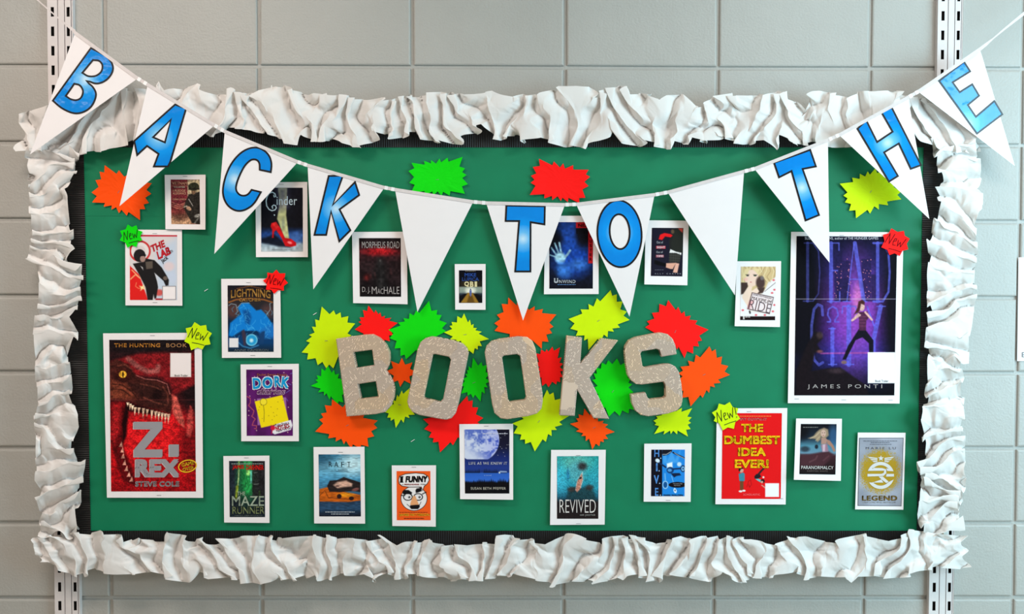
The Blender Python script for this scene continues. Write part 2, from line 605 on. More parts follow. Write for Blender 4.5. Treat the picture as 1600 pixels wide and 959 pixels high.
def facet(x, y, seed):
    """piecewise-linear noise on triangles: flat facets meeting at sharp creases, -1..1"""
    r = np.random.RandomState(seed).rand(128, 128) * 2 - 1
    i, j = np.floor(x).astype(int), np.floor(y).astype(int)
    f_, g = x - i, y - j
    R = lambda p, q: r[p % 128, q % 128]
    flip = ((i * 7 + j * 13 + seed) % 2) == 0
    lo = np.where(f_ > g, R(i, j) + f_ * (R(i + 1, j) - R(i, j)) + g * (R(i + 1, j + 1) - R(i + 1, j)),
                  R(i, j) + g * (R(i, j + 1) - R(i, j)) + f_ * (R(i + 1, j + 1) - R(i, j + 1)))
    up = np.where(f_ + g < 1, R(i, j) + f_ * (R(i + 1, j) - R(i, j)) + g * (R(i, j + 1) - R(i, j)),
                  R(i + 1, j + 1) + (1 - f_) * (R(i, j + 1) - R(i + 1, j + 1)) + (1 - g) * (R(i + 1, j) - R(i + 1, j + 1)))
    return np.where(flip, lo, up)


def ruffle(name, outer, inner, vertical, label, seed, lam=30.0, dmin=0.0362, ends=(8, 8)):
    """outer / inner: traced edge polylines (s, offset) in pixels; s runs along the strip"""
    rs = np.random.RandomState(seed)
    o_s, o_v = np.array(outer, float).T
    i_s, i_v = np.array(inner, float).T
    s0, s1 = max(o_s[0], i_s[0]) - ends[0], min(o_s[-1], i_s[-1]) + ends[1]
    nu, nv = int((s1 - s0) * 1.3), 44
    t, w = np.meshgrid(np.linspace(s0, s1, nu), np.linspace(-1, 1, nv))
    # fold phase: irregular wavelength, different at the two edges so that folds run askew
    base = np.linspace(s0, s1, 4000)
    lam_l = lam * (0.45 + 1.35 * vnoise1(base / 34.0 + 3, seed))
    ph = np.cumsum((base[1] - base[0]) / lam_l)
    th = np.interp(t, base, ph)
    skew = (vnoise1(t / 40.0, seed + 1) - 0.5) * 2.1
    bend = (vnoise1(t / 45.0, seed + 2) - 0.5) * 0.6
    th = th + skew * w + bend * (w * w - 0.4)
    th = th + 0.26 * facet(t / 30.0, w * 1.2 + 9.4, seed + 8) + 0.10 * facet(t / 14.0, w * 2.1 + 5.3, seed + 9)
    ampl = 0.85 + 0.42 * facet(t / 26.0, w * 0.9 + 3.5, seed + 3) + 0.3 * vnoise1(t / 60.0, seed + 4)
    pin = 0.55 + 0.45 * np.abs(w) ** 1.2                        # gathered along the middle
    # soft loops on the crests, sharp creases in the troughs
    wave = np.sqrt(np.abs(np.sin(math.pi * th)) + 0.02) * 2 - 1.0
    d = 0.023 + 0.022 * ampl * pin * wave
    s = t + lam * 0.26 * ampl * pin * np.sin(2 * math.pi * th + 0.5)
    # crumple: flat facets with sharp creases, large and small
    cr = facet(t / 23.0 + 0.3 * w, w * 1.35 + 0.2 * np.sin(t / 31.0) + 20.5, seed + 11)
    cr2 = facet(t / 12.0 - 0.4 * w, w * 2.6 + 40.2, seed + 12)
    d = d + 0.0100 * cr + 0.0034 * cr2
    s = s + 4.0 * facet(t / 22.0, w * 1.5 + 60.7, seed + 13)
    # outer / inner edge offsets; each fold reaches a bit further or less
    eo = np.interp(t, o_s, o_v)
    ei = np.interp(t, i_s, i_v)
    mid = (eo + ei) / 2
    kk = np.floor(th)
    hsh = lambda q, sd: np.random.RandomState(sd).rand(997)[(q.astype(int) * 13) % 997]
    frac = th - kk
    tiltf = (hsh(kk, seed + 6) - 0.5) * 15.0 * (frac - 0.5) + (hsh(kk, seed + 7) - 0.5) * 10.0 * np.sin(math.pi * frac)
    off = np.where(w < 0, mid + (eo - mid) * np.abs(w), mid + (ei - mid) * np.abs(w))
    off = off + np.sign(eo - ei) * -np.sign(w) * tiltf * np.abs(w) ** 1.5 + 1.5 * cr * (1 - np.abs(w))
    d = dmin + d
    hi = 0.064
    d = np.where(d > hi, hi + 0.011 * (1 - np.exp(-(d - hi) / 0.011)), d)
    lo = dmin + 0.0012
    d = np.where(d < lo + 0.004, lo + 0.004 * np.exp((d - lo - 0.004) / 0.004), d)
    X, Y = (off, s) if vertical else (s, off)
    o = fast_grid(name, PA(X, Y, d), nu, nv, M['ruffle'], smooth=True)
    return tag(o, label, 'ruffle', 'crumpled white paper ruffles around the board')


top_o = [(40, 175), (75, 160), (110, 152), (150, 150), (185, 142), (245, 140), (252, 131), (265, 145), (300, 134), (325, 145), (345, 150), (360, 141), (375, 148), (400, 145), (410, 137), (430, 132), (460, 138), (470, 147), (500, 148), (515, 142), (535, 150), (555, 157), (580, 153), (595, 149), (610, 155), (635, 150), (668, 146), (690, 145), (740, 143), (775, 138), (795, 150), (820, 147), (838, 148), (865, 140), (885, 131), (900, 131), (920, 140), (935, 150), (952, 134), (970, 134), (985, 147), (1020, 147), (1040, 155), (1047, 148), (1062, 148), (1080, 165), (1095, 165), (1110, 152), (1130, 147), (1160, 145), (1200, 151), (1210, 141), (1225, 145), (1240, 160), (1250, 172), (1263, 150), (1285, 142), (1325, 155), (1338, 145), (1370, 146), (1393, 143), (1425, 152), (1470, 165), (1520, 190)]
top_i = [(40, 235), (75, 238), (110, 246), (130, 238), (170, 228), (200, 222), (250, 205), (290, 190), (320, 212), (345, 205), (362, 197), (400, 200), (430, 213), (445, 228), (470, 231), (478, 215), (495, 225), (510, 216), (545, 228), (562, 229), (585, 220), (590, 205), (615, 220), (640, 204), (675, 225), (690, 216), (710, 226), (730, 214), (760, 198), (772, 222), (800, 212), (810, 225), (845, 214), (880, 228), (910, 233), (935, 220), (955, 202), (960, 217), (997, 228), (1010, 220), (1040, 236), (1050, 220), (1065, 228), (1080, 215), (1100, 225), (1130, 215), (1160, 228), (1200, 222), (1215, 236), (1225, 215), (1240, 232), (1270, 222), (1330, 232), (1360, 225), (1430, 205), (1440, 222), (1470, 232), (1520, 240)]
bot_i = [(64, 840), (95, 836), (125, 832), (150, 831), (165, 841), (183, 833), (195, 845), (210, 838), (250, 845), (268, 832), (300, 845), (310, 840), (330, 850), (355, 843), (375, 840), (425, 838), (440, 845), (465, 841), (500, 838), (545, 842), (570, 845), (600, 838), (622, 855), (650, 845), (668, 842), (690, 850), (735, 855), (770, 848), (795, 838), (815, 842), (862, 848), (880, 832), (905, 842), (940, 850), (955, 838), (1010, 842), (1030, 848), (1068, 833), (1080, 850), (1095, 838), (1180, 842), (1210, 850), (1225, 842), (1265, 842), (1305, 848), (1345, 834), (1395, 845), (1425, 829), (1450, 836), (1500, 840)]
bot_o = [(64, 878), (90, 888), (110, 898), (130, 898), (150, 890), (195, 895), (225, 893), (265, 900), (285, 907), (305, 890), (335, 903), (370, 905), (400, 910), (430, 900), (462, 908), (480, 895), (505, 907), (535, 895), (570, 900), (580, 910), (605, 893), (620, 903), (660, 898), (705, 908), (740, 905), (805, 897), (835, 905), (865, 915), (895, 905), (930, 912), (960, 900), (978, 907), (1005, 895), (1020, 910), (1050, 895), (1075, 903), (1105, 907), (1125, 898), (1155, 910), (1175, 900), (1200, 905), (1240, 893), (1262, 902), (1310, 900), (1325, 909), (1345, 900), (1375, 902), (1410, 898), (1445, 888), (1500, 886)]
lef_o = [(165, 62), (190, 42), (220, 47), (240, 41), (270, 47), (285, 45), (300, 52), (325, 44), (345, 45), (385, 51), (404, 43), (415, 55), (432, 60), (478, 62), (500, 53), (520, 57), (545, 54), (585, 54), (625, 60), (645, 55), (665, 54), (680, 59), (715, 57), (735, 60), (758, 55), (765, 65), (785, 58), (805, 65), (825, 61), (845, 57), (870, 62), (895, 72)]
lef_i = [(165, 120), (200, 112), (245, 123), (262, 112), (273, 116), (290, 103), (305, 108), (345, 110), (360, 117), (380, 108), (397, 115), (405, 102), (418, 125), (440, 127), (455, 125), (490, 123), (502, 108), (517, 120), (540, 112), (555, 107), (605, 113), (620, 110), (638, 120), (660, 122), (680, 113), (710, 114), (718, 130), (735, 132), (755, 122), (772, 130), (790, 118), (820, 122), (848, 120), (895, 120)]
rig_i = [(165, 1430), (210, 1440), (245, 1465), (268, 1462), (285, 1475), (297, 1463), (315, 1470), (340, 1462), (382, 1451), (410, 1455), (455, 1452), (485, 1455), (495, 1450), (535, 1446), (550, 1452), (580, 1447), (625, 1447), (660, 1438), (700, 1447), (730, 1437), (745, 1442), (775, 1435), (810, 1432), (830, 1442), (888, 1445)]
rig_o = [(165, 1480), (190, 1500), (210, 1520), (240, 1527), (255, 1535), (270, 1533), (288, 1522), (297, 1532), (330, 1531), (350, 1525), (395, 1527), (430, 1518), (470, 1525), (500, 1520), (530, 1513), (560, 1512), (565, 1500), (605, 1506), (625, 1502), (650, 1505), (680, 1502), (735, 1510), (770, 1506), (790, 1498), (815, 1502), (835, 1505), (850, 1509), (888, 1497)]
ruffle('paper_ruffle', lef_o, lef_i, True, 'crumpled white paper ruffle down the side of the board by the dinosaur cover', 31, 32.0, ends=(-66, -58))
ruffle('paper_ruffle', rig_o, rig_i, True, 'crumpled white paper ruffle down the side of the board by the purple city cover', 57, 32.0, ends=(-58, -52))
ruffle('paper_ruffle', top_o, top_i, False, 'crumpled white paper ruffle along the top of the board behind the pennants', 12, 35.0, 0.0375)
ruffle('paper_ruffle', bot_o, bot_i, False, 'crumpled white paper ruffle along the bottom of the board below the covers', 94, 34.0, 0.0375)


# ------------------------------------------------------------------ starbursts
def T(ox, oy, s, pts):
    return [(ox + x / s, oy + y / s) for x, y in pts]


def burst_loop(tips, depth=8.0):
    t = np.array(tips, float)
    c = (t.min(0) + t.max(0)) / 2
    out = []
    n = len(t)
    for i in range(n):
        a, b = t[i], t[(i + 1) % n]
        L = np.linalg.norm(b - a)
        r0, r1 = np.linalg.norm(a - c), np.linalg.norm(b - c)
        k = min(0.74, max(0.26, 0.5 + 0.55 * (r0 - r1) / L))
        m = a * (1 - k) + b * k
        g = (c - m) / np.linalg.norm(c - m)
        out.append(tuple(a))
        out.append(tuple(m + g * min(0.52 * L, depth)))
    return out, tuple(c)


def flat_card(name, loop, c, d, mat, label, cat, bow=0.0015, group=None, thick=0.0004, tilt=(0, 0)):
    R = max(math.hypot(p[0] - c[0], p[1] - c[1]) for p in loop)

    def D(x, y):
        return d + bow * ((x - c[0]) ** 2 + (y - c[1]) ** 2) / R ** 2 + tilt[0] * (x - c[0]) / R + tilt[1] * (y - c[1]) / R
    n = len(loop)
    cen = P(c[0], c[1], D(*c))
    mids = [((x + c[0]) / 2, (y + c[1]) / 2) for x, y in loop]
    V = [P(x, y, D(x, y)) for x, y in loop] + [P(x, y, D(x, y)) for x, y in mids] + [cen]
    V += [p + np.array([0, thick, 0]) for p in V[:n]]
    Fc = []
    for i in range(n):
        j = (i + 1) % n
        Fc += [(i, j, n + j, n + i), (n + i, n + j, 2 * n), (2 * n + 1 + i, 2 * n + 1 + j, j, i)]
    o = mesh_obj(name, V, Fc, mat, smooth=False)
    return tag(o, label, cat, group), D


BURSTS = [
    ('n_orange', 0, T(130, 250, 9.4, [(315, 75), (525, 150), (690, 190), (850, 260), (1005, 340), (1000, 495), (965, 630), (910, 722), (835, 882), (640, 815), (525, 780), (415, 728), (300, 685), (130, 622), (122, 475), (180, 295), (240, 170)]), 'neon orange starburst card crossed by the tip of the letter A pennant'),
    ('n_green', 0, T(625, 235, 11.98, [(215, 230), (450, 195), (580, 180), (740, 150), (890, 135), (1170, 120), (1215, 335), (1245, 460), (1272, 632), (1215, 810), (930, 845), (780, 850), (620, 845), (460, 840), (200, 800), (175, 605), (160, 385)]), 'neon green starburst card just above the ribbon over a blank pennant'),
    ('n_red', 0, T(815, 240, 11.98, [(325, 95), (605, 145), (780, 180), (965, 215), (1255, 300), (1280, 432), (1253, 605), (1193, 825), (1085, 930), (865, 905), (735, 885), (575, 870), (425, 838), (155, 772), (172, 545), (175, 415), (212, 248)]), 'neon red starburst card just above the ribbon between letters T and O'),
    ('n_yellow', 0, T(1300, 255, 10.66, [(130, 340), (335, 240), (465, 175), (595, 135), (720, 85), (860, 110), (980, 190), (1080, 300), (1150, 475), (1155, 600), (935, 700), (780, 770), (635, 838), (400, 915), (285, 790), (215, 650), (190, 540)]), 'neon yellow starburst card partly behind the letter H pennant'),
    ('n_yellow', 1, [(502.8, 478.8), (521.4, 484.7), (532, 487.9), (544.3, 493.7), (554.9, 505.2), (549, 524), (544, 540), (536, 560), (520.9, 575.5), (509.5, 575), (496.4, 570.2), (480, 561.5), (471.4, 550.6), (478.3, 532.6), (483.1, 523), (487.3, 510.2), (492.4, 498.8)], 'large neon yellow starburst card behind the upper corner of block letter B'),
    ('n_red', 1, [(575.6, 477.2), (586.8, 484.1), (594.3, 487.9), (601.7, 493.2), (611.3, 496.4), (621.4, 504.4), (614, 523.5), (609.1, 533.1), (600, 536), (590, 540), (578, 539), (567.5, 535), (554.4, 514.5), (560.2, 502.8), (561.8, 495.9), (567.1, 484.1)], 'neon red starburst card behind the rounded top of block letter B'),
    ('n_green', 2, [(670.4, 469.8), (683.2, 484.1), (690.1, 492.1), (698.1, 504.4), (697, 517.5), (686, 532), (672, 548), (655, 552), (634.3, 561.3), (625.7, 556), (616.5, 544.3), (608.7, 528.3), (607.1, 515), (622, 503.8), (630.5, 496.9), (640.1, 488.9), (650.7, 484.7)], 'large neon green starburst card above the first block letter O beside B'),
    ('n_yellow', 3, T(605, 465, 9.4, [(1130, 230), (1215, 322), (1270, 385), (1318, 445), (1390, 500), (1495, 607), (1390, 710), (1330, 760), (1265, 825), (1190, 810), (1100, 740), (1000, 650), (920, 610), (835, 510), (915, 415), (945, 355), (1030, 270)]), 'small neon yellow starburst card at the top between the two block letters O'),
    ('n_orange', 1, T(595, 550, 9.4, [(310, 85), (465, 150), (540, 300), (440, 465), (285, 510), (160, 450), (78, 280), (150, 130)]), 'little eight-pointed neon orange star between block letters B and O'),
    ('n_green', 1, T(465, 550, 9.4, [(445, 195), (535, 262), (608, 315), (690, 400), (730, 500), (730, 620), (670, 740), (590, 775), (470, 700), (388, 640), (300, 590), (190, 495), (262, 405), (282, 340), (350, 240)]), 'neon green starburst card sticking out from behind the stem of block letter B'),
    ('n_orange', 2, T(465, 605, 9.4, [(507, 175), (700, 240), (850, 310), (980, 400), (1175, 487), (1170, 595), (1125, 718), (1040, 870), (930, 905), (790, 905), (680, 835), (560, 795), (450, 748), (258, 650), (318, 475), (345, 385), (400, 262)]), 'large neon orange starburst card under the foot of block letter B'),
    ('n_yellow', 2, T(595, 605, 9.4, [(220, 595), (335, 520), (420, 450), (500, 400), (500, 280), (470, 150), (425, 10), (310, 45), (240, 110), (170, 180), (90, 270), (60, 365), (95, 445), (145, 492)]), 'neon yellow starburst card low in the gap between block letters B and O'),
    ('n_red', 2, T(595, 605, 9.4, [(1270, 125), (1350, 190), (1430, 295), (1505, 450), (1450, 530), (1380, 650), (1220, 770), (1060, 850), (870, 955), (765, 808), (705, 735), (638, 612), (622, 465), (780, 380), (920, 300), (1100, 240)]), 'large neon red starburst card under the first block letter O by the moon cover'),
    ('n_green', 1, T(595, 550, 9.4, [(1355, 80), (1480, 145), (1560, 185), (1610, 300), (1610, 430), (1570, 520), (1530, 612), (1465, 725), (1355, 675), (1275, 640), (1180, 610), (1170, 500), (1190, 400), (1240, 320), (1265, 260), (1290, 205)]), 'neon green starburst card squeezed between the two block letters O'),
    ('n_orange', 1, T(745, 455, 9.4, [(462, 90), (590, 165), (720, 195), (850, 220), (970, 260), (1168, 340), (1125, 520), (1105, 615), (1053, 742), (955, 845), (800, 760), (650, 730), (480, 700), (260, 580), (258, 470), (295, 345), (365, 185)]), 'large neon orange starburst card above the second block letter O by K'),
    ('n_red', 2, T(745, 515, 9.4, [(1110, 250), (1222, 258), (1245, 405), (1268, 500), (1275, 600), (1265, 700), (1225, 770), (1165, 805), (1055, 845), (960, 825), (890, 720), (870, 600), (850, 480), (865, 345), (945, 290), (1025, 285)]), 'neon red starburst card between block letters O and K'),
    ('n_yellow', 1, T(870, 450, 9.4, [(790, 30), (880, 90), (965, 195), (1028, 345), (1070, 467), (928, 580), (838, 640), (745, 722), (640, 790), (465, 908), (400, 770), (280, 700), (200, 595), (172, 453), (350, 312), (465, 232), (590, 150)]), 'large neon yellow starburst card above block letter K by the letter O pennant'),
    ('n_red', 1, T(990, 465, 9.4, [(508, 35), (655, 135), (745, 200), (838, 262), (935, 335), (1100, 470), (1005, 628), (960, 715), (875, 820), (748, 888), (640, 760), (500, 690), (330, 610), (170, 435), (198, 345), (270, 222), (380, 90)]), 'large neon red starburst card behind the top of block letter S'),
    ('n_orange', 2, T(990, 535, 9.4, [(1115, 55), (1205, 100), (1298, 205), (1390, 345), (1415, 475), (1278, 590), (1195, 657), (1110, 738), (1015, 812), (838, 938), (715, 810), (650, 700), (630, 580), (660, 450), (690, 355), (800, 265), (915, 178)]), 'large neon orange starburst card sticking out beside block letter S'),
    ('n_green', 1, [(940.2, 566.3), (950.3, 562.6), (964.1, 559.9), (978, 565.2), (984, 578), (986, 590), (987.8, 600.3), (990, 613), (994, 630), (991.3, 640.1), (982.2, 646), (968.4, 649.7), (951.4, 650.7), (938, 640), (931, 625), (926, 612), (928, 605.6), (925.3, 593.4), (927.4, 583.3), (931.2, 574.3)], 'neon green starburst card between block letters K and S'),
    ('n_yellow', 2, T(745, 605, 9.4, [(1032, 35), (1125, 75), (1235, 165), (1300, 290), (1370, 410), (1255, 550), (1175, 625), (1100, 715), (1015, 800), (852, 940), (710, 830), (635, 770), (540, 675), (520, 530), (650, 430), (790, 310), (920, 170)]), 'large neon yellow starburst card under the second block letter O and the stem of K'),
    ('n_orange', 2, T(870, 605, 9.4, [(405, 310), (500, 370), (600, 430), (690, 490), (755, 545), (850, 655), (752, 757), (690, 805), (625, 865), (522, 912), (425, 790), (360, 715), (282, 645), (195, 535), (285, 455), (320, 395)]), 'small neon orange starburst card under the leg of block letter K'),
    ('n_yellow', 1, T(990, 605, 9.4, [(600, 300), (710, 300), (860, 305), (853, 440), (843, 520), (838, 612), (798, 722), (640, 690), (545, 685), (440, 692), (303, 685), (308, 550), (292, 490), (330, 425), (400, 350), (490, 310)]), 'small neon yellow starburst card under the foot of block letter S'),
]


def staple(x, y, D, parent, ang=0.0, w=7.0):
    dx, dy = math.cos(ang) * w / 2, math.sin(ang) * w / 2
    nx, ny = -math.sin(ang) * 0.26, math.cos(ang) * 0.26
    lp = [(x - dx - nx, y - dy - ny), (x + dx - nx, y + dy - ny), (x + dx + nx, y + dy + ny), (x - dx + nx, y - dy + ny)]
    V, Fc = plate([lp], lambda a, b: D(a, b) + 0.0008, 0.0006)
    return mesh_obj('staple', V, Fc, M['staple'], parent)


rb = random.Random(4)
for col, layer, tips, lab in BURSTS:
    lp, c = burst_loop(tips)
    lift = 0.006 if layer == 0 else 0.0008
    o, D = flat_card('starburst', lp, c, D_BURST + layer * 0.0006, M[col], lab, 'starburst', lift, 'neon starburst cards')
    if rb.random() < 0.55:
        staple(c[0] + rb.uniform(-6, 6), c[1] + rb.uniform(-6, 6), D, o, rb.uniform(-1.2, 0.2), 4.6)

# ------------------------------------------------------------------ newsprint block letters
B_ = [[(525.1, 529.4), (568.7, 523), (582, 522.4), (592.7, 527.8), (603.3, 538.4), (608.6, 550.1), (609.1, 560.7), (607, 571.3), (602.8, 579.8), (608.6, 587.2), (613.9, 597.9), (616.6, 608.5), (615.5, 621.3), (610.7, 634), (602.2, 643.6), (587.3, 646.8), (541.6, 650.5)],
      [(552.2, 550.1), (581.5, 546.4), (584.7, 570.7), (557, 575)], [(559.1, 600), (587.3, 595.7), (591.1, 620.2), (563.9, 623.4)]]
O1 = [[(652.3, 545.9), (657.1, 534.1), (664.6, 528.3), (674.1, 525.6), (685.9, 527.2), (711.4, 532.6), (723.1, 537.3), (729.5, 543.7), (732.1, 552.2), (720.5, 609.6), (716.3, 630.9), (712, 645.4), (705.6, 652.9), (697.1, 655.5), (685.4, 653.9), (654.6, 648.1), (645, 643.8), (638.6, 635.9), (636.3, 627.3)],
      [(676.4, 553.7), (680, 553), (701.4, 557.4), (704.4, 561.7), (692.3, 623.4), (687.6, 628.2), (663.1, 622.3), (662.6, 618.6)]]
O2 = [[(757.2, 550.1), (759.9, 540.5), (767.3, 533.1), (780.1, 529.4), (808.8, 525.6), (823.7, 526.7), (832.2, 533.1), (836.5, 543.7), (847.7, 613.9), (848, 626.3), (846.1, 638), (838.6, 646), (825.9, 649.7), (792.9, 654.8), (782.2, 653.4), (772.7, 645.4), (768.9, 631.6)],
      [(784.4, 558.1), (787.6, 555.4), (807.8, 553.1), (812.6, 556), (821.8, 621), (819.5, 624.7), (797.1, 627.9), (793.9, 625.2)]]
K_ = [[(885.4, 524.3), (909.4, 527.4), (906.7, 567.9), (939.7, 528.5), (965.7, 531.7), (921.1, 590.2), (951.9, 654.5), (926.9, 652.9), (901.8, 609), (897.9, 649.7), (874.3, 648.6)]]
S_ = [[(1057.2, 553.3), (1054.9, 538.4), (1050.6, 528.8), (1043.2, 521.9), (1032.6, 519.5), (1021.9, 520.9), (992.3, 526.9), (982.8, 531.7), (976.9, 540.2), (975.6, 548.7), (977.4, 567.9), (980.6, 586), (986, 594.5), (993.4, 599.8), (1003, 600.6), (1036.8, 596.2), (1039.5, 601), (1040, 619), (1036.8, 621.7), (1015.5, 624.1), (1011.8, 621.2), (1008.6, 613.2), (985.4, 616.7), (987, 629.5), (992.3, 641.2), (1000.9, 648.1), (1012.6, 650.2), (1043.2, 646), (1058.1, 641.2), (1064.5, 633.7), (1066.4, 625.2), (1066.4, 620.1), (1064.5, 598.8), (1060.7, 580.7), (1054.9, 572.2), (1047.4, 568.5), (1038.9, 568.5), (1008.1, 573.8), (1003.8, 571.7), (1000.6, 552), (1002.8, 548.8), (1025.1, 544.9), (1030.4, 546.7), (1033.8, 557.3)]]


def block_letter(loops, label):
    """front rim is rounded: front face slightly inset, then a sloping rim, then the side walls"""
    dF, dB = D_LETTER + 0.026, D_LETTER
    big = loops
    small = [inset(l, 1.0, i == 0) for i, l in enumerate(loops)]
    V, Fc = [], []
    pts_s = [p for l in small for p in l]
    pts_b = [p for l in big for p in l]
    n = len(pts_s)
    cx, cy = np.mean([p[0] for p in loops[0]]), np.mean([p[1] for p in loops[0]])
    V += [P(x, y, dF) for x, y in pts_s]
    V += [P(x, y, dF - 0.002) for x, y in pts_b]
    q = np.array([V[n + i] for i in range(n)])
    q[:, 1] = -dB
    V += list(q)
    for t in tess(small):
        a, b, c = [Vector(V[i]) for i in t]
        if (b - a).cross(c - a).y > 0:
            t = (t[0], t[2], t[1])
        Fc.append(tuple(t))
    for t in tess(big):
        Fc.append((t[0] + 2 * n, t[1] + 2 * n, t[2] + 2 * n))
    k = 0
    for l in big:
        m = len(l)
        for i in range(m):
            a, b = k + i, k + (i + 1) % m
            Fc.append((a, b, b + n, a + n))
            Fc.append((a + n, b + n, b + 2 * n, a + 2 * n))
        k += m
    o = mesh_obj('block_letter', V, Fc, M['news'])
    bm = bmesh.new(); bm.from_mesh(o.data); bmesh.ops.recalc_face_normals(bm, faces=bm.faces); bm.to_mesh(o.data); bm.free()
    return tag(o, label, 'letter', 'newsprint block letters')


block_letter(B_, 'thick block letter B covered in pasted book pages')
block_letter(O1, 'thick block letter O covered in book pages, leaning towards the second O, beside B')
block_letter(O2, 'thick block letter O covered in book pages, beside block letter K')
block_letter(K_, 'thick block letter K covered in pasted book pages')
block_letter(S_, 'thick block letter S covered in pasted book pages')

# ------------------------------------------------------------------ pennant banner
def plane_D(a, b, c, da, db, dc):
    A = np.array([[a[0], a[1], 1], [b[0], b[1], 1], [c[0], c[1], 1]], float)
    k = np.linalg.solve(A, np.array([da, db, dc]))
    return lambda x, y: float(k[0] * x + k[1] * y + k[2])


def ell(cx, cy, rx, ry, rot, n=40):
    o = []
    for i in range(n):
        a = 2 * math.pi * i / n
        x, y = rx * math.cos(a), ry * math.sin(a)
        o.append((cx + x * math.cos(rot) - y * math.sin(rot), cy + x * math.sin(rot) + y * math.cos(rot)))
    return o


def smooth_loop(pts, sharp=()):
    """Catmull-Rom through a closed loop; indices in sharp stay corners, and spans between two corners stay straight"""
    n = len(pts)
    p = [np.array(q, float) for q in pts]
    out = []
    for i in range(n):
        a, b = i, (i + 1) % n
        out.append(tuple(p[a]))
        if a in sharp and b in sharp:
            continue
        m0 = np.zeros(2) if a in sharp else (p[b] - p[a - 1]) / 2
        m1 = np.zeros(2) if b in sharp else (p[(b + 1) % n] - p[a]) / 2
        if a in sharp: m0 = (p[b] - p[a]) * 0.9
        if b in sharp: m1 = (p[b] - p[a]) * 0.9
        for t in (0.25, 0.5, 0.75):
            h00, h10, h01, h11 = 2 * t**3 - 3 * t**2 + 1, t**3 - 2 * t**2 + t, -2 * t**3 + 3 * t**2, t**3 - t**2
            out.append(tuple(h00 * p[a] + h10 * m0 + h01 * p[b] + h11 * m1))
    return out


def ribbon_d(x):
    if x < 30 or x > 1610:                      # string runs down to the wall at both ends
        return max(0.003, 0.102 - 0.099 * min(1.0, (30 - x if x < 30 else x - 1610) / 130.0))
    return 0.052 + 0.050 * min(1.0, abs(x - 800) / 560) ** 2


PB = (30, 40, 4.795)
LET = {
    'B': [smooth_loop(T(*PB, [(535, 160), (640, 215), (690, 262), (709, 310), (700, 358), (668, 402), (622, 432), (570, 440), (518, 422), (556, 455), (581, 505), (572, 560), (540, 615), (490, 650), (435, 664), (380, 655), (310, 620), (243, 563)]), (0, 8, 17)),
          smooth_loop(T(*PB, [(555, 265), (595, 270), (617, 300), (608, 342), (570, 370), (520, 372), (483, 352)]), (0, 6)),
          smooth_loop(T(*PB, [(415, 443), (450, 453), (471, 490), (460, 532), (430, 551), (390, 545), (358, 525)]), (0, 6))],
    'A': [T(170, 130, 4.795, [(495, 152), (587, 185), (467, 590), (447, 630), (328, 630), (365, 532), (287, 478), (208, 550), (183, 430)]),
          T(170, 130, 4.795, [(459, 283), (416, 434), (343, 402)])],
    'C': [smooth_loop(T(320, 200, 4.795, [(500, 338), (506, 270), (490, 210), (450, 165), (390, 140), (320, 150), (250, 195), (190, 270), (150, 360), (130, 450), (135, 520), (165, 580), (215, 618), (270, 627), (330, 605), (380, 560), (430, 475), (348, 455), (320, 490), (290, 500), (260, 490), (240, 455), (250, 400), (280, 330), (310, 280), (350, 245), (385, 245), (403, 270), (405, 318)]), (0, 16, 17, 28))],
    'K': [T(460, 250, 4.567, [(240, 107), (355, 105), (280, 310), (435, 145), (470, 252), (330, 354), (407, 502), (317, 592), (262, 380), (232, 540), (135, 540)])],
    'T': [T(740, 300, 4.567, [(228, 90), (515, 95), (512, 238), (413, 222), (412, 573), (290, 573), (318, 213), (222, 213)])],
    'O': [ell(880 + 402 / 4.567, 290 + 343 / 4.567, 164 / 4.567, 245 / 4.567, -0.06, 48), ell(880 + 403 / 4.567, 290 + 328 / 4.567, 65 / 4.567, 118 / 4.567, -0.06, 36)],
    'T2': [T(1160, 210, 4.567, [(218, 198), (488, 102), (533, 233), (438, 251), (555, 578), (447, 622), (347, 270), (258, 315)])],
    'H': [T(1290, 140, 4.567, [(220, 278), (292, 208), (370, 365), (470, 298), (388, 155), (476, 122), (690, 542), (605, 573), (520, 393), (426, 450), (525, 618), (450, 665)])],
    'E': [T(1420, 60, 4.567, [(208, 302), (395, 157), (447, 237), (322, 315), (365, 375), (455, 318), (510, 410), (430, 476), (480, 550), (612, 437), (676, 543), (485, 688)])],
}
PEN = [  # TL, TR, tip, letter key, glow centre, depth change at (TL, TR, tip)
    ((116.8, 53.0), (213.5, 123.6), (47, 241), 'B', (133, 124), (0, 0, -0.004)),
    ((230.4, 134.2), (333.7, 196.9), (186.8, 321.8), 'A', (248, 213), (0, 0, -0.002)),
    ((351, 207.4), (463.9, 254.6), (334.8, 396.6), 'C', (367, 280), (0, 0, -0.006)),
    ((480.8, 260.5), (599.3, 294.9), (489.6, 452), 'K', (525, 326), (0, 0, -0.006)),
    ((617.7, 298.4), (738.3, 317.4), (652.3, 487.2), None, None, (0, 0, -0.006)),
    ((760.4, 319.3), (881.9, 321.9), (817.3, 500.6), 'T', (817, 373), (0, 0, -0.006)),
    ((901.2, 321.3), (1022.3, 306.4), (983.6, 494.5), 'O', (968, 364), (0, 0, -0.006)),
    ((1044.5, 302.3), (1162.4, 270), (1148.2, 461), None, None, (0, 0, -0.006)),
    ((1180.1, 265.4), (1293.6, 221), (1296.2, 410.2), 'T2', (1253, 293), (0, 0, -0.006)),
    ((1312.6, 212.3), (1419.2, 154.2), (1452, 341.8), 'H', (1387, 223), (0, 0, -0.002)),
    ((1436.4, 144.3), (1531.7, 78.6), (1585.8, 259.2), 'E', (1512, 195), (0, -0.020, -0.042)),
]
banner = empty('pennant_banner', P(817, 320, 0.053))
tag(banner, 'white pennant banner of eleven flags lettered BACK TO THE on a sagging ribbon', 'banner')
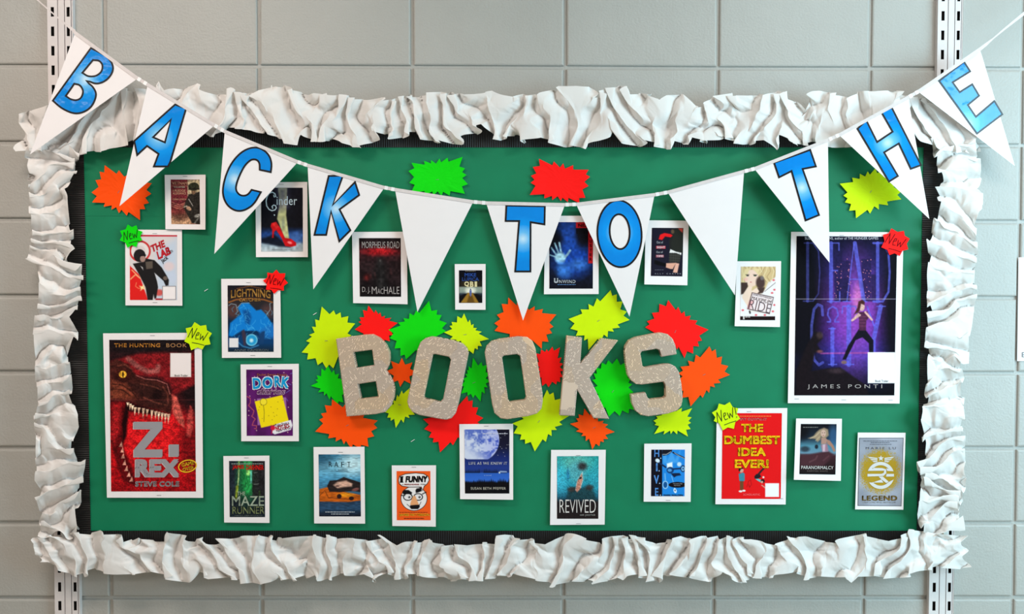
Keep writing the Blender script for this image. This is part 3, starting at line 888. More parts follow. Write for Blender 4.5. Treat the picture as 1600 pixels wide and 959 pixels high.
# ribbon: folded band over the flags, twisted thin at both ends
rp = [(-100, -140, 1.6), (-40, -88, 1.6), (29, -26, 1.6), (40, -16, 1.6), (62, 3, 1.8), (85, 23, 2.0), (104, 39, 3.2), (116, 48.5, 5.0)]
for (tl, tr, tip, k, g, dd) in PEN:
    for q in (tl, tr):
        rp.append((q[0], q[1] - 2.2, 5.2))
rp += [(1540, 70, 4.6), (1552, 60, 2.0), (1570, 45, 3.0), (1600, 21, 4.6), (1612, 11, 4.8), (1680, -45, 4.0), (1740, -95, 3.0)]
V, Fc = [], []
for i, (x, y, wd) in enumerate(rp):
    a = rp[max(0, i - 1)]; b = rp[min(len(rp) - 1, i + 1)]
    dx, dy = b[0] - a[0], b[1] - a[1]
    L = math.hypot(dx, dy)
    nx, ny = -dy / L * wd / 2, dx / L * wd / 2
    d = ribbon_d(x) + 0.0012
    V += [P(x - nx, y - ny, d), P(x + nx, y + ny, d), P(x - nx, y - ny, d - 0.0010), P(x + nx, y + ny, d - 0.0010)]
    if i:
        k = 4 * i
        Fc += [(k - 4, k, k + 1, k - 3), (k - 2, k - 1, k + 3, k + 2), (k - 4, k - 2, k + 2, k), (k - 3, k + 1, k + 3, k - 1)]
mesh_obj('ribbon', V, Fc, M['ribbon'], banner)
for i, (tl, tr, tip, key, glow, dd) in enumerate(PEN):
    D = plane_D(tl, tr, tip, ribbon_d(tl[0]) + dd[0], ribbon_d(tr[0]) + dd[1], ribbon_d(tip[0]) * 0.5 + ribbon_d((tl[0] + tr[0]) / 2) * 0.5 + dd[2])
    loop = [(tl[0], tl[1] - 1.5), (tr[0], tr[1] - 1.5), tr, tip, tl]
    V, Fc = plate([loop], D, 0.0005)
    pen = mesh_obj('pennant', V, Fc, M['pennant'], banner)
    if key is None:
        tag(pen, 'blank white pennant')
        continue
    tag(pen, 'white pennant with a blue letter ' + key[0])
    loops = LET[key]
    small = [inset(l, 2.9, j == 0) for j, l in enumerate(loops)]
    V1, F1 = plate(loops, lambda x, y: D(x, y) + 0.0007, 0.0005)
    V2, F2 = plate(small, lambda x, y: D(x, y) + 0.0011, 0.0003)
    n = len(V1)
    gp = P(glow[0], glow[1], D(*glow) + 0.001)
    mesh_obj('letter', V1 + V2, list(F1) + [tuple(q + n for q in fc) for fc in F2], [M['ink'], M['blue']], pen,
             [0] * len(F1) + [1] * len(F2), origin=gp)
# little clear tape loops that hold the flags on the ribbon
for i in range(len(PEN) - 1):
    a, b = PEN[i][1], PEN[i + 1][0]
    for t in (0.22, 0.78):
        x, y = a[0] * (1 - t) + b[0] * t, a[1] * (1 - t) + b[1] * t - 2.2
        ang = math.atan2(b[1] - a[1], b[0] - a[0])
        ca, sa = math.cos(ang), math.sin(ang)
        lp = [(x + ca * u - sa * w, y + sa * u + ca * w) for u, w in ((-2.6, -2.9), (2.6, -2.9), (2.6, 2.9), (-2.6, 2.9))]
        V, Fc = plate([lp], lambda p, q: ribbon_d(p) + 0.0018, 0.0004)
        mesh_obj('tape_loop', V, Fc, M['clip'], banner)


# ------------------------------------------------------------------ lettering from the built-in font
def text_mesh(txt, bold=0.0, spacing=1.0):
    cu = bpy.data.curves.new('t', 'FONT')
    cu.body = txt
    cu.offset = min(bold, 0.0)
    cu.space_character = spacing
    cu.resolution_u = 3
    cu.fill_mode = 'FRONT'
    ob = bpy.data.objects.new('t', cu)
    me = ob.to_mesh()
    n = len(me.vertices)
    co = np.zeros(n * 3)
    me.vertices.foreach_get('co', co)
    fs = [tuple(p.vertices) for p in me.polygons]
    ob.to_mesh_clear()
    bpy.data.objects.remove(ob)
    bpy.data.curves.remove(cu)
    co = co.reshape(-1, 3)[:, :2]
    if bold > 0 and n:
        k = bold * 0.9
        sh = [(0, 0), (k, k), (-k, k), (k, -k), (-k, -k)]
        fs = [tuple(q + m * n for q in f_) for m in range(len(sh)) for f_ in fs]
        co = np.concatenate([co + np.array(d_) for d_ in sh])
    return co, fs


class Lettering:
    """collects printed words (pixel boxes) into one mesh with one slot per ink"""
    def __init__(self, D):
        self.items, self.D = [], D

    def text(self, txt, box, rgb, bold=0.0, rot=0.0, shear=0.0, spacing=1.0, up=0.0, map=None):
        co, fs = text_mesh(txt, bold, spacing)
        if not len(co): return
        lo, hi = co.min(0), co.max(0)
        q = (co - lo) / np.maximum(hi - lo, 1e-6)
        x0, y0, x1, y1 = box
        w, h = x1 - x0, y1 - y0
        X = (q[:, 0] - 0.5) * w + shear * h * (q[:, 1] - 0.5)
        Y = -(q[:, 1] - 0.5) * h
        c, s_ = math.cos(math.radians(rot)), math.sin(math.radians(rot))
        X, Y = X * c - Y * s_ + (x0 + x1) / 2, X * s_ + Y * c + (y0 + y1) / 2
        if map is not None: X, Y = map(X, Y)
        self.add(X, Y, fs, rgb, up)

    def greek(self, box, rgb, seed=1):
        """a line of print too small to read: word-length dashes"""
        x0, y0, x1, y1 = box
        rn = random.Random(seed)
        m, h = (y0 + y1) / 2, (y1 - y0) * 0.3
        V, fs, x = [], [], x0
        while x < x1 - 0.8:
            e = min(x1, x + rn.uniform(1.6, 5.0))
            k = len(V)
            V += [(x, m - h), (e, m - h), (e, m + h), (x, m + h)]
            fs.append((k, k + 1, k + 2, k + 3))
            x = e + 0.7
        V = np.array(V)
        self.add(V[:, 0], V[:, 1], fs, rgb, 0.0)

    def poly(self, loops, rgb, up=0.0):
        pts = np.array([p for l in loops for p in l])
        self.add(pts[:, 0], pts[:, 1], tess(loops), rgb, up)

    def stroke(self, pts, w, rgb, up=0.0):
        for a, b in zip(pts[:-1], pts[1:]):
            dx, dy = b[0] - a[0], b[1] - a[1]
            L = math.hypot(dx, dy) or 1
            nx, ny = -dy / L * w / 2, dx / L * w / 2
            ex, ey = dx / L * w * 0.3, dy / L * w * 0.3
            X = np.array([a[0] - nx - ex, b[0] - nx + ex, b[0] + nx + ex, a[0] + nx - ex])
            Y = np.array([a[1] - ny - ey, b[1] - ny + ey, b[1] + ny + ey, a[1] + ny - ey])
            self.add(X, Y, [(0, 1, 2, 3)], rgb, up)

    def add(self, X, Y, fs, rgb, up):
        Dm = np.array([self.D(x, y) for x, y in zip(X, Y)]) + 0.0006 + up
        V = PA(X, Y, Dm)
        out = []
        for f_ in fs:
            a, b, c = V[f_[0]], V[f_[1]], V[f_[2]]
            out.append(tuple(reversed(f_)) if np.cross(b - a, c - a)[1] > 0 else tuple(f_))
        self.items.append((V, out, ink(rgb)))

    def build(self, parent, name='lettering', join=False):
        """each word (or mark) is a part of its own"""
        if join:
            V = np.concatenate([i[0] for i in self.items]); Fc = []; n = 0
            for i in self.items:
                Fc += [tuple(k + n for k in f_) for f_ in i[1]]; n += len(i[0])
            return mesh_obj(name, V, Fc, self.items[0][2], parent)
        for V, Fc, m in self.items:
            mesh_obj(name, V, Fc, m, parent)


# ------------------------------------------------------------------ cover painter
def hash2(i, j, seed):
    h = (i.astype(np.int64) * 374761393 + j.astype(np.int64) * 668265263 + seed * 1442695041) & 0x7fffffff
    h = ((h ^ (h >> 13)) * 1274126177) & 0x7fffffff
    return ((h ^ (h >> 16)) & 0xffff) / 65535.0


class Art:
    """flat print of one cover: colour per vertex of a fine grid; shapes are given in crop units"""
    def __init__(self, quad, crop, res=1.6):
        q = np.array(quad, float)
        w = np.linalg.norm(q[1] - q[0]); h = np.linalg.norm(q[3] - q[0])
        self.nu, self.nv = int(w * res), int(h * res)
        u, v_ = np.meshgrid(np.linspace(0, 1, self.nu), np.linspace(0, 1, self.nv))
        self.px = (q[0][0] * (1 - u) + q[1][0] * u) * (1 - v_) + (q[3][0] * (1 - u) + q[2][0] * u) * v_
        self.py = (q[0][1] * (1 - u) + q[1][1] * u) * (1 - v_) + (q[3][1] * (1 - u) + q[2][1] * u) * v_
        self.ox, self.oy, self.s = crop
        self.X, self.Y = (self.px - self.ox) * self.s, (self.py - self.oy) * self.s
        self.C = np.zeros(self.X.shape + (3,))
        self.step = self.s / res

    def mix(self, a, c):
        a = np.clip(a, 0, 1)[..., None]
        self.C = self.C * (1 - a) + np.array(c, float) * a

    def fill(self, c): self.C[:] = c

    def vgrad(self, stops):
        ys = [s_[0] for s_ in stops]
        for k in range(3):
            self.C[..., k] = np.interp(self.Y, ys, [s_[1][k] for s_ in stops])

    def blob(self, cx, cy, rx, ry, c, a=1.0, soft=0.5, rot=0.0):
        r_ = math.radians(rot)
        dx, dy = self.X - cx, self.Y - cy
        x, y = (dx * math.cos(r_) + dy * math.sin(r_)) / rx, (-dx * math.sin(r_) + dy * math.cos(r_)) / ry
        d = np.sqrt(x * x + y * y)
        self.mix(a * np.clip((1 + soft / 2 - d) / max(soft, 0.02), 0, 1), c)

    def sdf(self, pts):
        p = np.array(pts, float)
        ins = np.zeros(self.X.shape, bool)
        dm = np.full(self.X.shape, 1e9)
        for i in range(len(p)):
            (x0, y0), (x1, y1) = p[i], p[(i + 1) % len(p)]
            if y0 != y1:
                cond = (self.Y < max(y0, y1)) & (self.Y >= min(y0, y1)) & (self.X < (self.Y - y0) * (x1 - x0) / (y1 - y0) + x0)
                ins ^= cond
            dm = np.minimum(dm, self.seg(x0, y0, x1, y1))
        return np.where(ins, -dm, dm)

    def seg(self, x0, y0, x1, y1):
        dx, dy = x1 - x0, y1 - y0
        L2 = dx * dx + dy * dy + 1e-9
        t = np.clip(((self.X - x0) * dx + (self.Y - y0) * dy) / L2, 0, 1)
        return np.hypot(self.X - x0 - t * dx, self.Y - y0 - t * dy)

    def poly(self, pts, c, a=1.0, soft=None):
        soft = soft or self.step
        self.mix(a * np.clip(0.5 - self.sdf(pts) / (2 * soft), 0, 1), c)

    def rect(self, x0, y0, x1, y1, c, a=1.0, soft=None):
        self.poly([(x0, y0), (x1, y0), (x1, y1), (x0, y1)], c, a, soft)

    def line(self, pts, w, c, a=1.0, soft=None):
        soft = soft or self.step
        d = np.full(self.X.shape, 1e9)
        for (x0, y0), (x1, y1) in zip(pts[:-1], pts[1:]):
            d = np.minimum(d, self.seg(x0, y0, x1, y1))
        self.mix(a * np.clip(0.5 - (d - w / 2) / (2 * soft), 0, 1), c)

    def noise(self, sx, sy, seed):
        x, y = self.X / sx, self.Y / sy
        i, j = np.floor(x).astype(int), np.floor(y).astype(int)
        f_, g = x - i, y - j
        f_, g = f_ * f_ * (3 - 2 * f_), g * g * (3 - 2 * g)
        return (hash2(i, j, seed) * (1 - f_) + hash2(i + 1, j, seed) * f_) * (1 - g) + (hash2(i, j + 1, seed) * (1 - f_) + hash2(i + 1, j + 1, seed) * f_) * g

    def mottle(self, sx, sy, seed, amt):
        self.C *= (1 + (self.noise(sx, sy, seed) - 0.5) * 2 * amt)[..., None]

    def specks(self, n, box, r, c, seed, a=1.0):
        rn = random.Random(seed)
        for _ in range(n):
            self.blob(rn.uniform(box[0], box[2]), rn.uniform(box[1], box[3]), r, r, c, a, 0.6)

    def linear(self):
        c = np.clip(self.C, 0, 255) / 255
        return np.where(c <= 0.04045, c / 12.92, ((c + 0.055) / 1.055) ** 2.4)


def sheet_depth(quad, d0, lift, side, bow):
    """flat at the staple on top, lower edge (and sides) curling off the board"""
    q = np.array(quad, float)
    x0, x1 = q[:, 0].min(), q[:, 0].max()
    y0, y1 = q[:, 1].min(), q[:, 1].max()

    def D(x, y):
        u, v_ = (x - x0) / (x1 - x0), (y - y0) / (y1 - y0)
        return d0 + lift * np.maximum(v_, 0) ** 2 + side * (u - 0.5) * 2 * np.maximum(v_, 0) + bow * (2 * u - 1) ** 2
    return D


def cover_sheet(label, quad, cov, crop, paint, words, lift=0.003, side=0.0, bow=0.001, res=1.6, d0=D_POSTER, staples=((0.5, 0.03),), name='book_cover_sheet'):
    q = np.array(quad, float)
    D = sheet_depth(quad, d0, lift, side, bow)
    c = q.mean(0)
    root = empty(name, P(c[0], q[:, 1].max(), d0))
    tag(root, label, 'poster', 'printed book covers pinned to the board')
    nu, nv = 20, 26
    u, v_ = np.meshgrid(np.linspace(0, 1, nu), np.linspace(0, 1, nv))
    X = (q[0][0] * (1 - u) + q[1][0] * u) * (1 - v_) + (q[3][0] * (1 - u) + q[2][0] * u) * v_
    Y = (q[0][1] * (1 - u) + q[1][1] * u) * (1 - v_) + (q[3][1] * (1 - u) + q[2][1] * u) * v_
    fast_grid('sheet', PA(X, Y, D(X, Y)), nu, nv, M['sheet'], root)
    cpart = root
    if cov is not None:
        A = Art(cov, crop, res)
        paint(A)
        cpart = fast_grid('printed_cover', PA(A.px, A.py, D(A.px, A.py) + 0.0005), A.nu, A.nv, M['print'], root, A.linear())
    Lt = Lettering(lambda x, y: float(D(x, y)) + 0.0005)
    if words:
        words(Lt, *crop)
        Lt.build(cpart)
    for su, sv in staples:
        x = (q[0][0] * (1 - su) + q[1][0] * su) * (1 - sv) + (q[3][0] * (1 - su) + q[2][0] * su) * sv
        y = (q[0][1] * (1 - su) + q[1][1] * su) * (1 - sv) + (q[3][1] * (1 - su) + q[2][1] * su) * sv
        staple(x, y, lambda a, b: float(D(a, b)), root, 0.0, 7)
    return D


def boxer(ox, oy, s):
    return lambda x0, y0, x1, y1: (ox + x0 / s, oy + y0 / s, ox + x1 / s, oy + y1 / s)
# ------------------------------------------------------------------ the covers
WHITE, BLACK = (236, 232, 232), (18, 16, 18)


# soldier
def a_soldier(A):
    A.fill((104, 38, 44))
    A.rect(412, 150, 600, 420, (178, 160, 128))
    A.blob(300, 760, 260, 130, (196, 156, 118), 0.9, 0.9)
    A.blob(300, 690, 140, 70, (70, 40, 34), 0.8, 0.9)
    A.blob(240, 610, 150, 60, (110, 40, 40), 0.7, 0.8)
    A.poly([(430, 370), (595, 330), (600, 820), (480, 800), (400, 660), (345, 560), (380, 480)], (40, 36, 32), 1, 6)
    A.blob(500, 325, 32, 45, (120, 92, 70), 1, 0.4)
    A.blob(505, 255, 82, 62, (44, 46, 34), 1, 0.15)
    A.rect(428, 275, 590, 300, (34, 32, 26), 1, 6)
    A.line([(430, 440), (490, 540)], 9, (190, 182, 176), 0.9)
    A.blob(430, 580, 42, 28, (178, 138, 112), 1, 0.4, 35)
    A.line([(360, 560), (400, 545)], 14, (200, 190, 176), 0.8)
    A.blob(560, 690, 45, 22, (170, 166, 158), 0.9, 0.6, -20)
    A.line([(520, 800), (580, 720)], 20, (170, 168, 160), 0.5)
    for k in range(3):
        A.line([(180, 490 + 30 * k), (295, 530 + 30 * k), (370, 500 + 26 * k)], 8, (188, 140, 108), 0.8)
    A.mottle(16, 16, 3, 0.3)


def w_soldier(L, ox, oy, s):
    b = boxer(ox, oy, s); c = (206, 156, 126)
    L.text('VIETNAM', b(180, 180, 405, 225), c, 0.01)
    L.poly([[(ox + 180 / s, oy + 243 / s), (ox + 408 / s, oy + 243 / s), (ox + 408 / s, oy + 246 / s), (ox + 180 / s, oy + 246 / s)]], c)
    L.text('VOLUNTEER', b(205, 250, 375, 272), (228, 210, 190), 0.02)
    L.text('I PLEDGE', b(195, 298, 380, 330), c)
    L.text('ALLEGIANCE', b(190, 340, 390, 370), c)
    L.text('CHRIS LYNCH', b(190, 432, 390, 455), c)


cover_sheet('white sheet printed with a helmeted soldier beside red lettering panels',
            [(257.3, 273.1), (321.2, 272.8), (320.9, 358.6), (258.6, 358.1)], [(266.7, 280.4), (311.8, 280.4), (312.6, 350.3), (267.7, 350)],
            (250, 265, 9.59), a_soldier, w_soldier, 0.006, 0.003)


# running agent, red and white
def a_lab(A):
    A.fill((214, 206, 206))
    A.poly([(420, 300), (652, 150), (660, 845), (420, 845)], (190, 204, 222), 0.9, 40)
    A.rect(120, 115, 660, 138, (190, 44, 60))
    A.blob(240, 300, 120, 120, (200, 60, 60), 1, 0.05); A.blob(240, 300, 98, 98, (226, 218, 216), 1, 0.05)
    A.blob(240, 300, 60, 60, (204, 190, 190), 0.6, 0.2)
    A.poly([(125, 460), (230, 560), (330, 845), (125, 845)], (222, 36, 34), 1, 6)
    A.line([(135, 610), (190, 560), (240, 600), (150, 510)], 10, (252, 220, 150), 0.9, 6)
    A.line([(200, 650), (190, 690), (225, 715), (290, 700)], 6, (250, 170, 110), 0.9)
    A.blob(265, 705, 36, 10, (252, 230, 160), 0.9, 0.8, 30); A.blob(265, 705, 10, 36, (252, 230, 160), 0.9, 0.8, 30)
    A.blob(560, 470, 60, 50, (226, 200, 200), 0.8, 0.6)
    A.blob(600, 590, 45, 60, (196, 206, 226), 0.7, 0.6)
    A.blob(450, 760, 50, 36, (206, 60, 50), 0.8, 0.6)
    A.poly([(160, 440), (260, 420), (300, 380), (400, 400), (480, 480), (540, 580), (560, 620), (555, 680), (525, 685), (500, 630), (400, 540), (430, 640), (440, 700), (420, 820), (400, 830), (390, 780), (380, 845), (325, 845), (300, 700), (230, 560)], (34, 31, 32))
    A.blob(235, 350, 66, 72, (36, 33, 34), 1, 0.06)
    A.blob(270, 385, 30, 36, (166, 134, 124), 1, 0.3)
    A.line([(240, 350), (300, 345)], 14, (26, 24, 26))
    A.poly([(300, 420), (380, 410), (380, 490), (310, 500)], (92, 82, 74))
    A.blob(520, 600, 24, 22, (104, 90, 82), 1, 0.3)
    A.poly([(245, 465), (270, 480), (275, 510)], (214, 210, 210))
    A.rect(487, 688, 638, 838, (70, 60, 60)); A.rect(491, 692, 634, 834, (238, 230, 230))
    A.rect(412, 825, 490, 845, (170, 30, 34))


def w_lab(L, ox, oy, s):
    b = boxer(ox, oy, s); r = (192, 40, 50)
    L.text('THE', b(355, 205, 520, 285), r, 0.05, -24, 0.15)
    L.text('LAB', b(425, 275, 580, 365), r, 0.05, -24, 0.15)
    L.text('Jack', b(470, 365, 555, 425), (50, 46, 50), 0.02, -36)
    L.text('HEATH', b(555, 295, 605, 325), (90, 80, 84), 0.02, -36)


cover_sheet('white sheet printed with a dark running figure on red and pale blue',
            [(195.6, 358.5), (284.3, 359.2), (285, 477.5), (196, 477)], [(202.6, 366.6), (276.8, 367.2), (276.8, 468.6), (203, 468.6)],
            (185, 350, 7.1), a_lab, w_lab, 0.001, 0, 0.0006, staples=((0.52, 0.05), (0.52, 0.96)), d0=D_POSTER - 0.0012)


# red shoe
def a_shoe(A):
    A.vgrad([(110, (22, 22, 30)), (560, (18, 18, 24)), (640, (30, 60, 120)), (720, (40, 70, 120)), (760, (150, 170, 186)), (850, (176, 186, 190))])
    A.blob(520, 680, 110, 60, (70, 110, 180), 0.8, 0.9)
    A.poly([(97, 700), (250, 650), (430, 800), (300, 790), (97, 745)], (16, 20, 34), 0.95, 14)
    A.poly([(290, 112), (395, 112), (385, 430), (420, 700), (370, 710), (300, 520), (280, 470), (310, 300)], (176, 178, 128), 1, 8)
    A.poly([(290, 112), (395, 112), (388, 330), (300, 360)], (86, 84, 112), 0.8, 60)
    A.blob(350, 520, 18, 60, (128, 138, 118), 0.7, 0.8)
    A.poly([(215, 520), (270, 505), (320, 580), (370, 690), (440, 700), (500, 745), (500, 780), (440, 795), (375, 785), (330, 690), (270, 600), (245, 620), (240, 690), (222, 690), (225, 600), (205, 560)], (190, 20, 26))
    A.poly([(225, 525), (265, 510), (300, 560), (270, 590)], (206, 40, 40), 1, 6)
    A.blob(425, 745, 26, 14, (240, 130, 130), 0.9, 0.8, 20)
    A.mottle(30, 30, 5, 0.15)


def w_shoe(L, ox, oy, s):
    b = boxer(ox, oy, s); c = (178, 196, 206)
    arc = [(265, 215), (255, 180), (225, 163), (190, 175), (165, 215), (153, 265), (160, 320), (185, 360), (220, 378), (255, 368), (272, 345), (262, 318), (240, 312), (222, 328), (230, 350)]
    L.stroke([(ox + x / s, oy + y / s) for x, y in arc], 1.7, c)
    L.stroke([(ox + x / s, oy + y / s) for x, y in [(265, 215), (245, 218), (240, 195)]], 1.2, c)
    L.text('inder', b(275, 210, 510, 312), c, 0.0, 0, 0.0, 1.05)
    L.text('MARISSA MEYER', b(222, 818, 455, 835), (120, 128, 136))
    L.poly([[(ox + x / s, oy + y / s) for x, y in ((240, 425), (250, 418), (259, 428), (250, 437))]], c)


cover_sheet('white sheet printed with a leg in a red high-heeled shoe',
            [(399.1, 284.8), (480.1, 284.1), (481, 401.6), (400, 401.6)], [(408.1, 293.2), (472.9, 293.2), (473.3, 392.9), (408.1, 392.9)],
            (395, 278, 7.38), a_shoe, w_shoe, 0.004)


# blue wave of water
def a_wave(A):
    A.vgrad([(170, (26, 24, 30)), (350, (44, 40, 42)), (600, (16, 40, 70)), (760, (14, 60, 110)), (857, (26, 40, 52))])
    A.blob(160, 440, 70, 70, (104, 62, 54), 0.7, 0.9); A.blob(520, 440, 70, 70, (96, 64, 60), 0.7, 0.9)
    A.poly([(210, 400), (250, 355), (320, 350), (360, 390), (400, 430), (450, 420), (500, 470), (560, 560), (578, 600), (578, 700), (400, 640), (250, 640), (150, 700), (115, 690), (130, 560), (200, 500), (240, 470)], (18, 122, 206), 1, 8)
    A.poly([(260, 430), (320, 420), (350, 500), (330, 580), (290, 560)], (16, 74, 140), 0.9, 14)
    A.poly([(420, 640), (575, 560), (578, 720), (470, 720)], (30, 110, 190), 0.9, 16)
    rn = random.Random(8)
    for _ in range(46):
        x, y = rn.uniform(130, 560), rn.uniform(360, 700)
        A.line([(x, y), (x + rn.uniform(-30, 30), y + rn.uniform(10, 40)), (x + rn.uniform(-40, 40), y + rn.uniform(30, 60))], 3.5, (88, 190, 240), 0.65)
    for pts in ([(205, 440), (190, 370), (140, 360), (115, 380)], [(510, 470), (545, 420), (540, 360), (555, 350)], [(205, 400), (250, 352), (330, 352)]):
        A.line(pts, 5, (180, 210, 226), 0.8)
    for k in range(14):
        x = 215 + 22 * k
        A.line([(x, 720 + 4 * (k % 3)), (x + 14, 690)], 5, (20, 70, 130), 0.7)
    A.blob(352, 735, 62, 62, (110, 190, 220), 1, 0.1); A.blob(352, 735, 50, 50, (36, 150, 206), 1, 0.3); A.blob(350, 740, 20, 20, (210, 240, 246), 0.9, 0.9)
    A.poly([(248, 640), (275, 625), (295, 690), (290, 800), (270, 790), (255, 700)], (60, 52, 70), 1, 6)
    A.poly([(430, 690), (455, 650), (490, 640), (480, 760), (440, 780)], (24, 62, 108), 1, 8)
    A.line([(215, 760), (260, 800), (340, 820), (420, 790)], 12, (70, 160, 220), 0.7, 6)
    A.rect(120, 715, 215, 812, (226, 224, 226))
    A.line([(118, 345), (190, 318), (335, 306), (480, 318), (565, 345)], 16, (140, 84, 44))
    A.line([(200, 205), (335, 178), (470, 205)], 8, (120, 72, 40))


def w_wave(L, ox, oy, s):
    b = boxer(ox, oy, s); g = (196, 146, 74)
    L.text('THE', b(300, 172, 360, 188), g, 0.01)
    mp = lambda X, Y: (X, Y + ((X - (ox + 335 / s)) / (220 / s)) ** 2 * 3.0 - 1.0)
    L.text('LIGHTNING', b(135, 210, 552, 300), (92, 54, 28), 0.05, map=mp)
    L.text('LIGHTNING', b(139, 212, 546, 294), g, 0.012, map=mp, up=0.0010)
    L.text('CATCHER', b(222, 302, 445, 336), g, 0.02)
    L.text('ANNE CAMERON', b(170, 828, 525, 850), (120, 132, 138), 0.02)


cover_sheet('white sheet printed with a bright blue rearing wave under gold lettering',
            [(345.7, 435.6), (437.9, 434.8), (439.4, 558.7), (346.8, 559)], [(355.6, 445.7), (427.2, 445.7), (427.6, 549.5), (356.3, 549.5)],
            (340, 420, 6.62), a_wave, w_wave, 0.001, 0, 0.0008, staples=((0.46, 0.05), (0.52, 0.97)))


# purple diary
def a_diary(A):
    A.fill((84, 26, 92))
    A.mottle(60, 60, 2, 0.15)
    A.specks(40, (110, 125, 618, 850), 6, (226, 190, 180), 4, 0.8)
    A.line([(112, 420), (150, 440), (150, 490), (130, 520), (190, 580), (180, 620), (165, 640), (205, 670), (185, 700), (170, 740), (220, 745), (215, 780), (195, 775)], 6, (226, 106, 90), 0.9)
    for p in ([(595, 170), (618, 160)], [(560, 270), (600, 290)], [(545, 380), (590, 350)], [(545, 440), (565, 470)]):
        A.line(p, 6, (110, 110, 200), 0.9)
    A.poly([(225, 445), (545, 430), (560, 720), (230, 740)], (150, 96, 160))
    A.poly([(198, 475), (505, 405), (578, 700), (270, 768)], (240, 214, 22))
    A.specks(14, (240, 440, 540, 700), 5, (150, 120, 30), 9, 0.9)
    A.blob(296, 480, 40, 40, (120, 104, 30), 1, 0.05); A.blob(296, 480, 35, 35, (243, 220, 50), 1, 0.05)
    A.line([(296, 520), (305, 600), (300, 700)], 4, (90, 80, 30))
    A.poly([(395, 775), (440, 725), (600, 680), (618, 740), (600, 790), (420, 842), (395, 825)], (228, 226, 232))
    A.blob(400, 770, 26, 26, (206, 30, 60), 1, 0.4); A.line([(380, 740), (400, 770), (385, 830)], 8, (206, 30, 60))


def w_diary(L, ox, oy, s):
    b = boxer(ox, oy, s)
    L.text('Rachel Renee Russell', b(225, 165, 550, 192), (216, 120, 90), 0.015, 0)
    for ch, bx, r_ in (('D', (178, 215, 265, 335), -3), ('O', (285, 205, 395, 330), 4), ('R', (418, 195, 485, 310), -4), ('K', (498, 205, 575, 325), 8)):
        L.text(ch, b(bx[0] - 8, bx[1] - 8, bx[2] + 8, bx[3] + 8), (226, 236, 242), 0.075, r_)
        L.text(ch, b(*bx), (22, 150, 206), 0.035, r_, up=0.0010)
    L.text('diaries', b(228, 330, 540, 400), (212, 176, 206), 0.04, 0, 0.35)
    L.text('diaries', b(234, 335, 534, 395), (128, 66, 120), 0.005, 0, 0.35, up=0.0010)
    L.text('Tales from a', b(425, 710, 580, 745), (110, 70, 110), 0.01, -13)
    L.text('NOT-SO-', b(430, 735, 590, 785), (190, 26, 60), 0.04, -13)
    L.text('Popular Party Girl', b(440, 775, 600, 805), (110, 70, 110), 0.01, -13)


cover_sheet('white sheet printed with a purple cover holding a yellow party note',
            [(375.9, 569.2), (466.9, 568.2), (466.9, 689.2), (377, 689.2)], [(384.8, 577.2), (457, 577.2), (457.6, 680.7), (385.5, 680.7)],
            (370, 560, 7.1), a_diary, w_diary, 0.0035, 0.002)


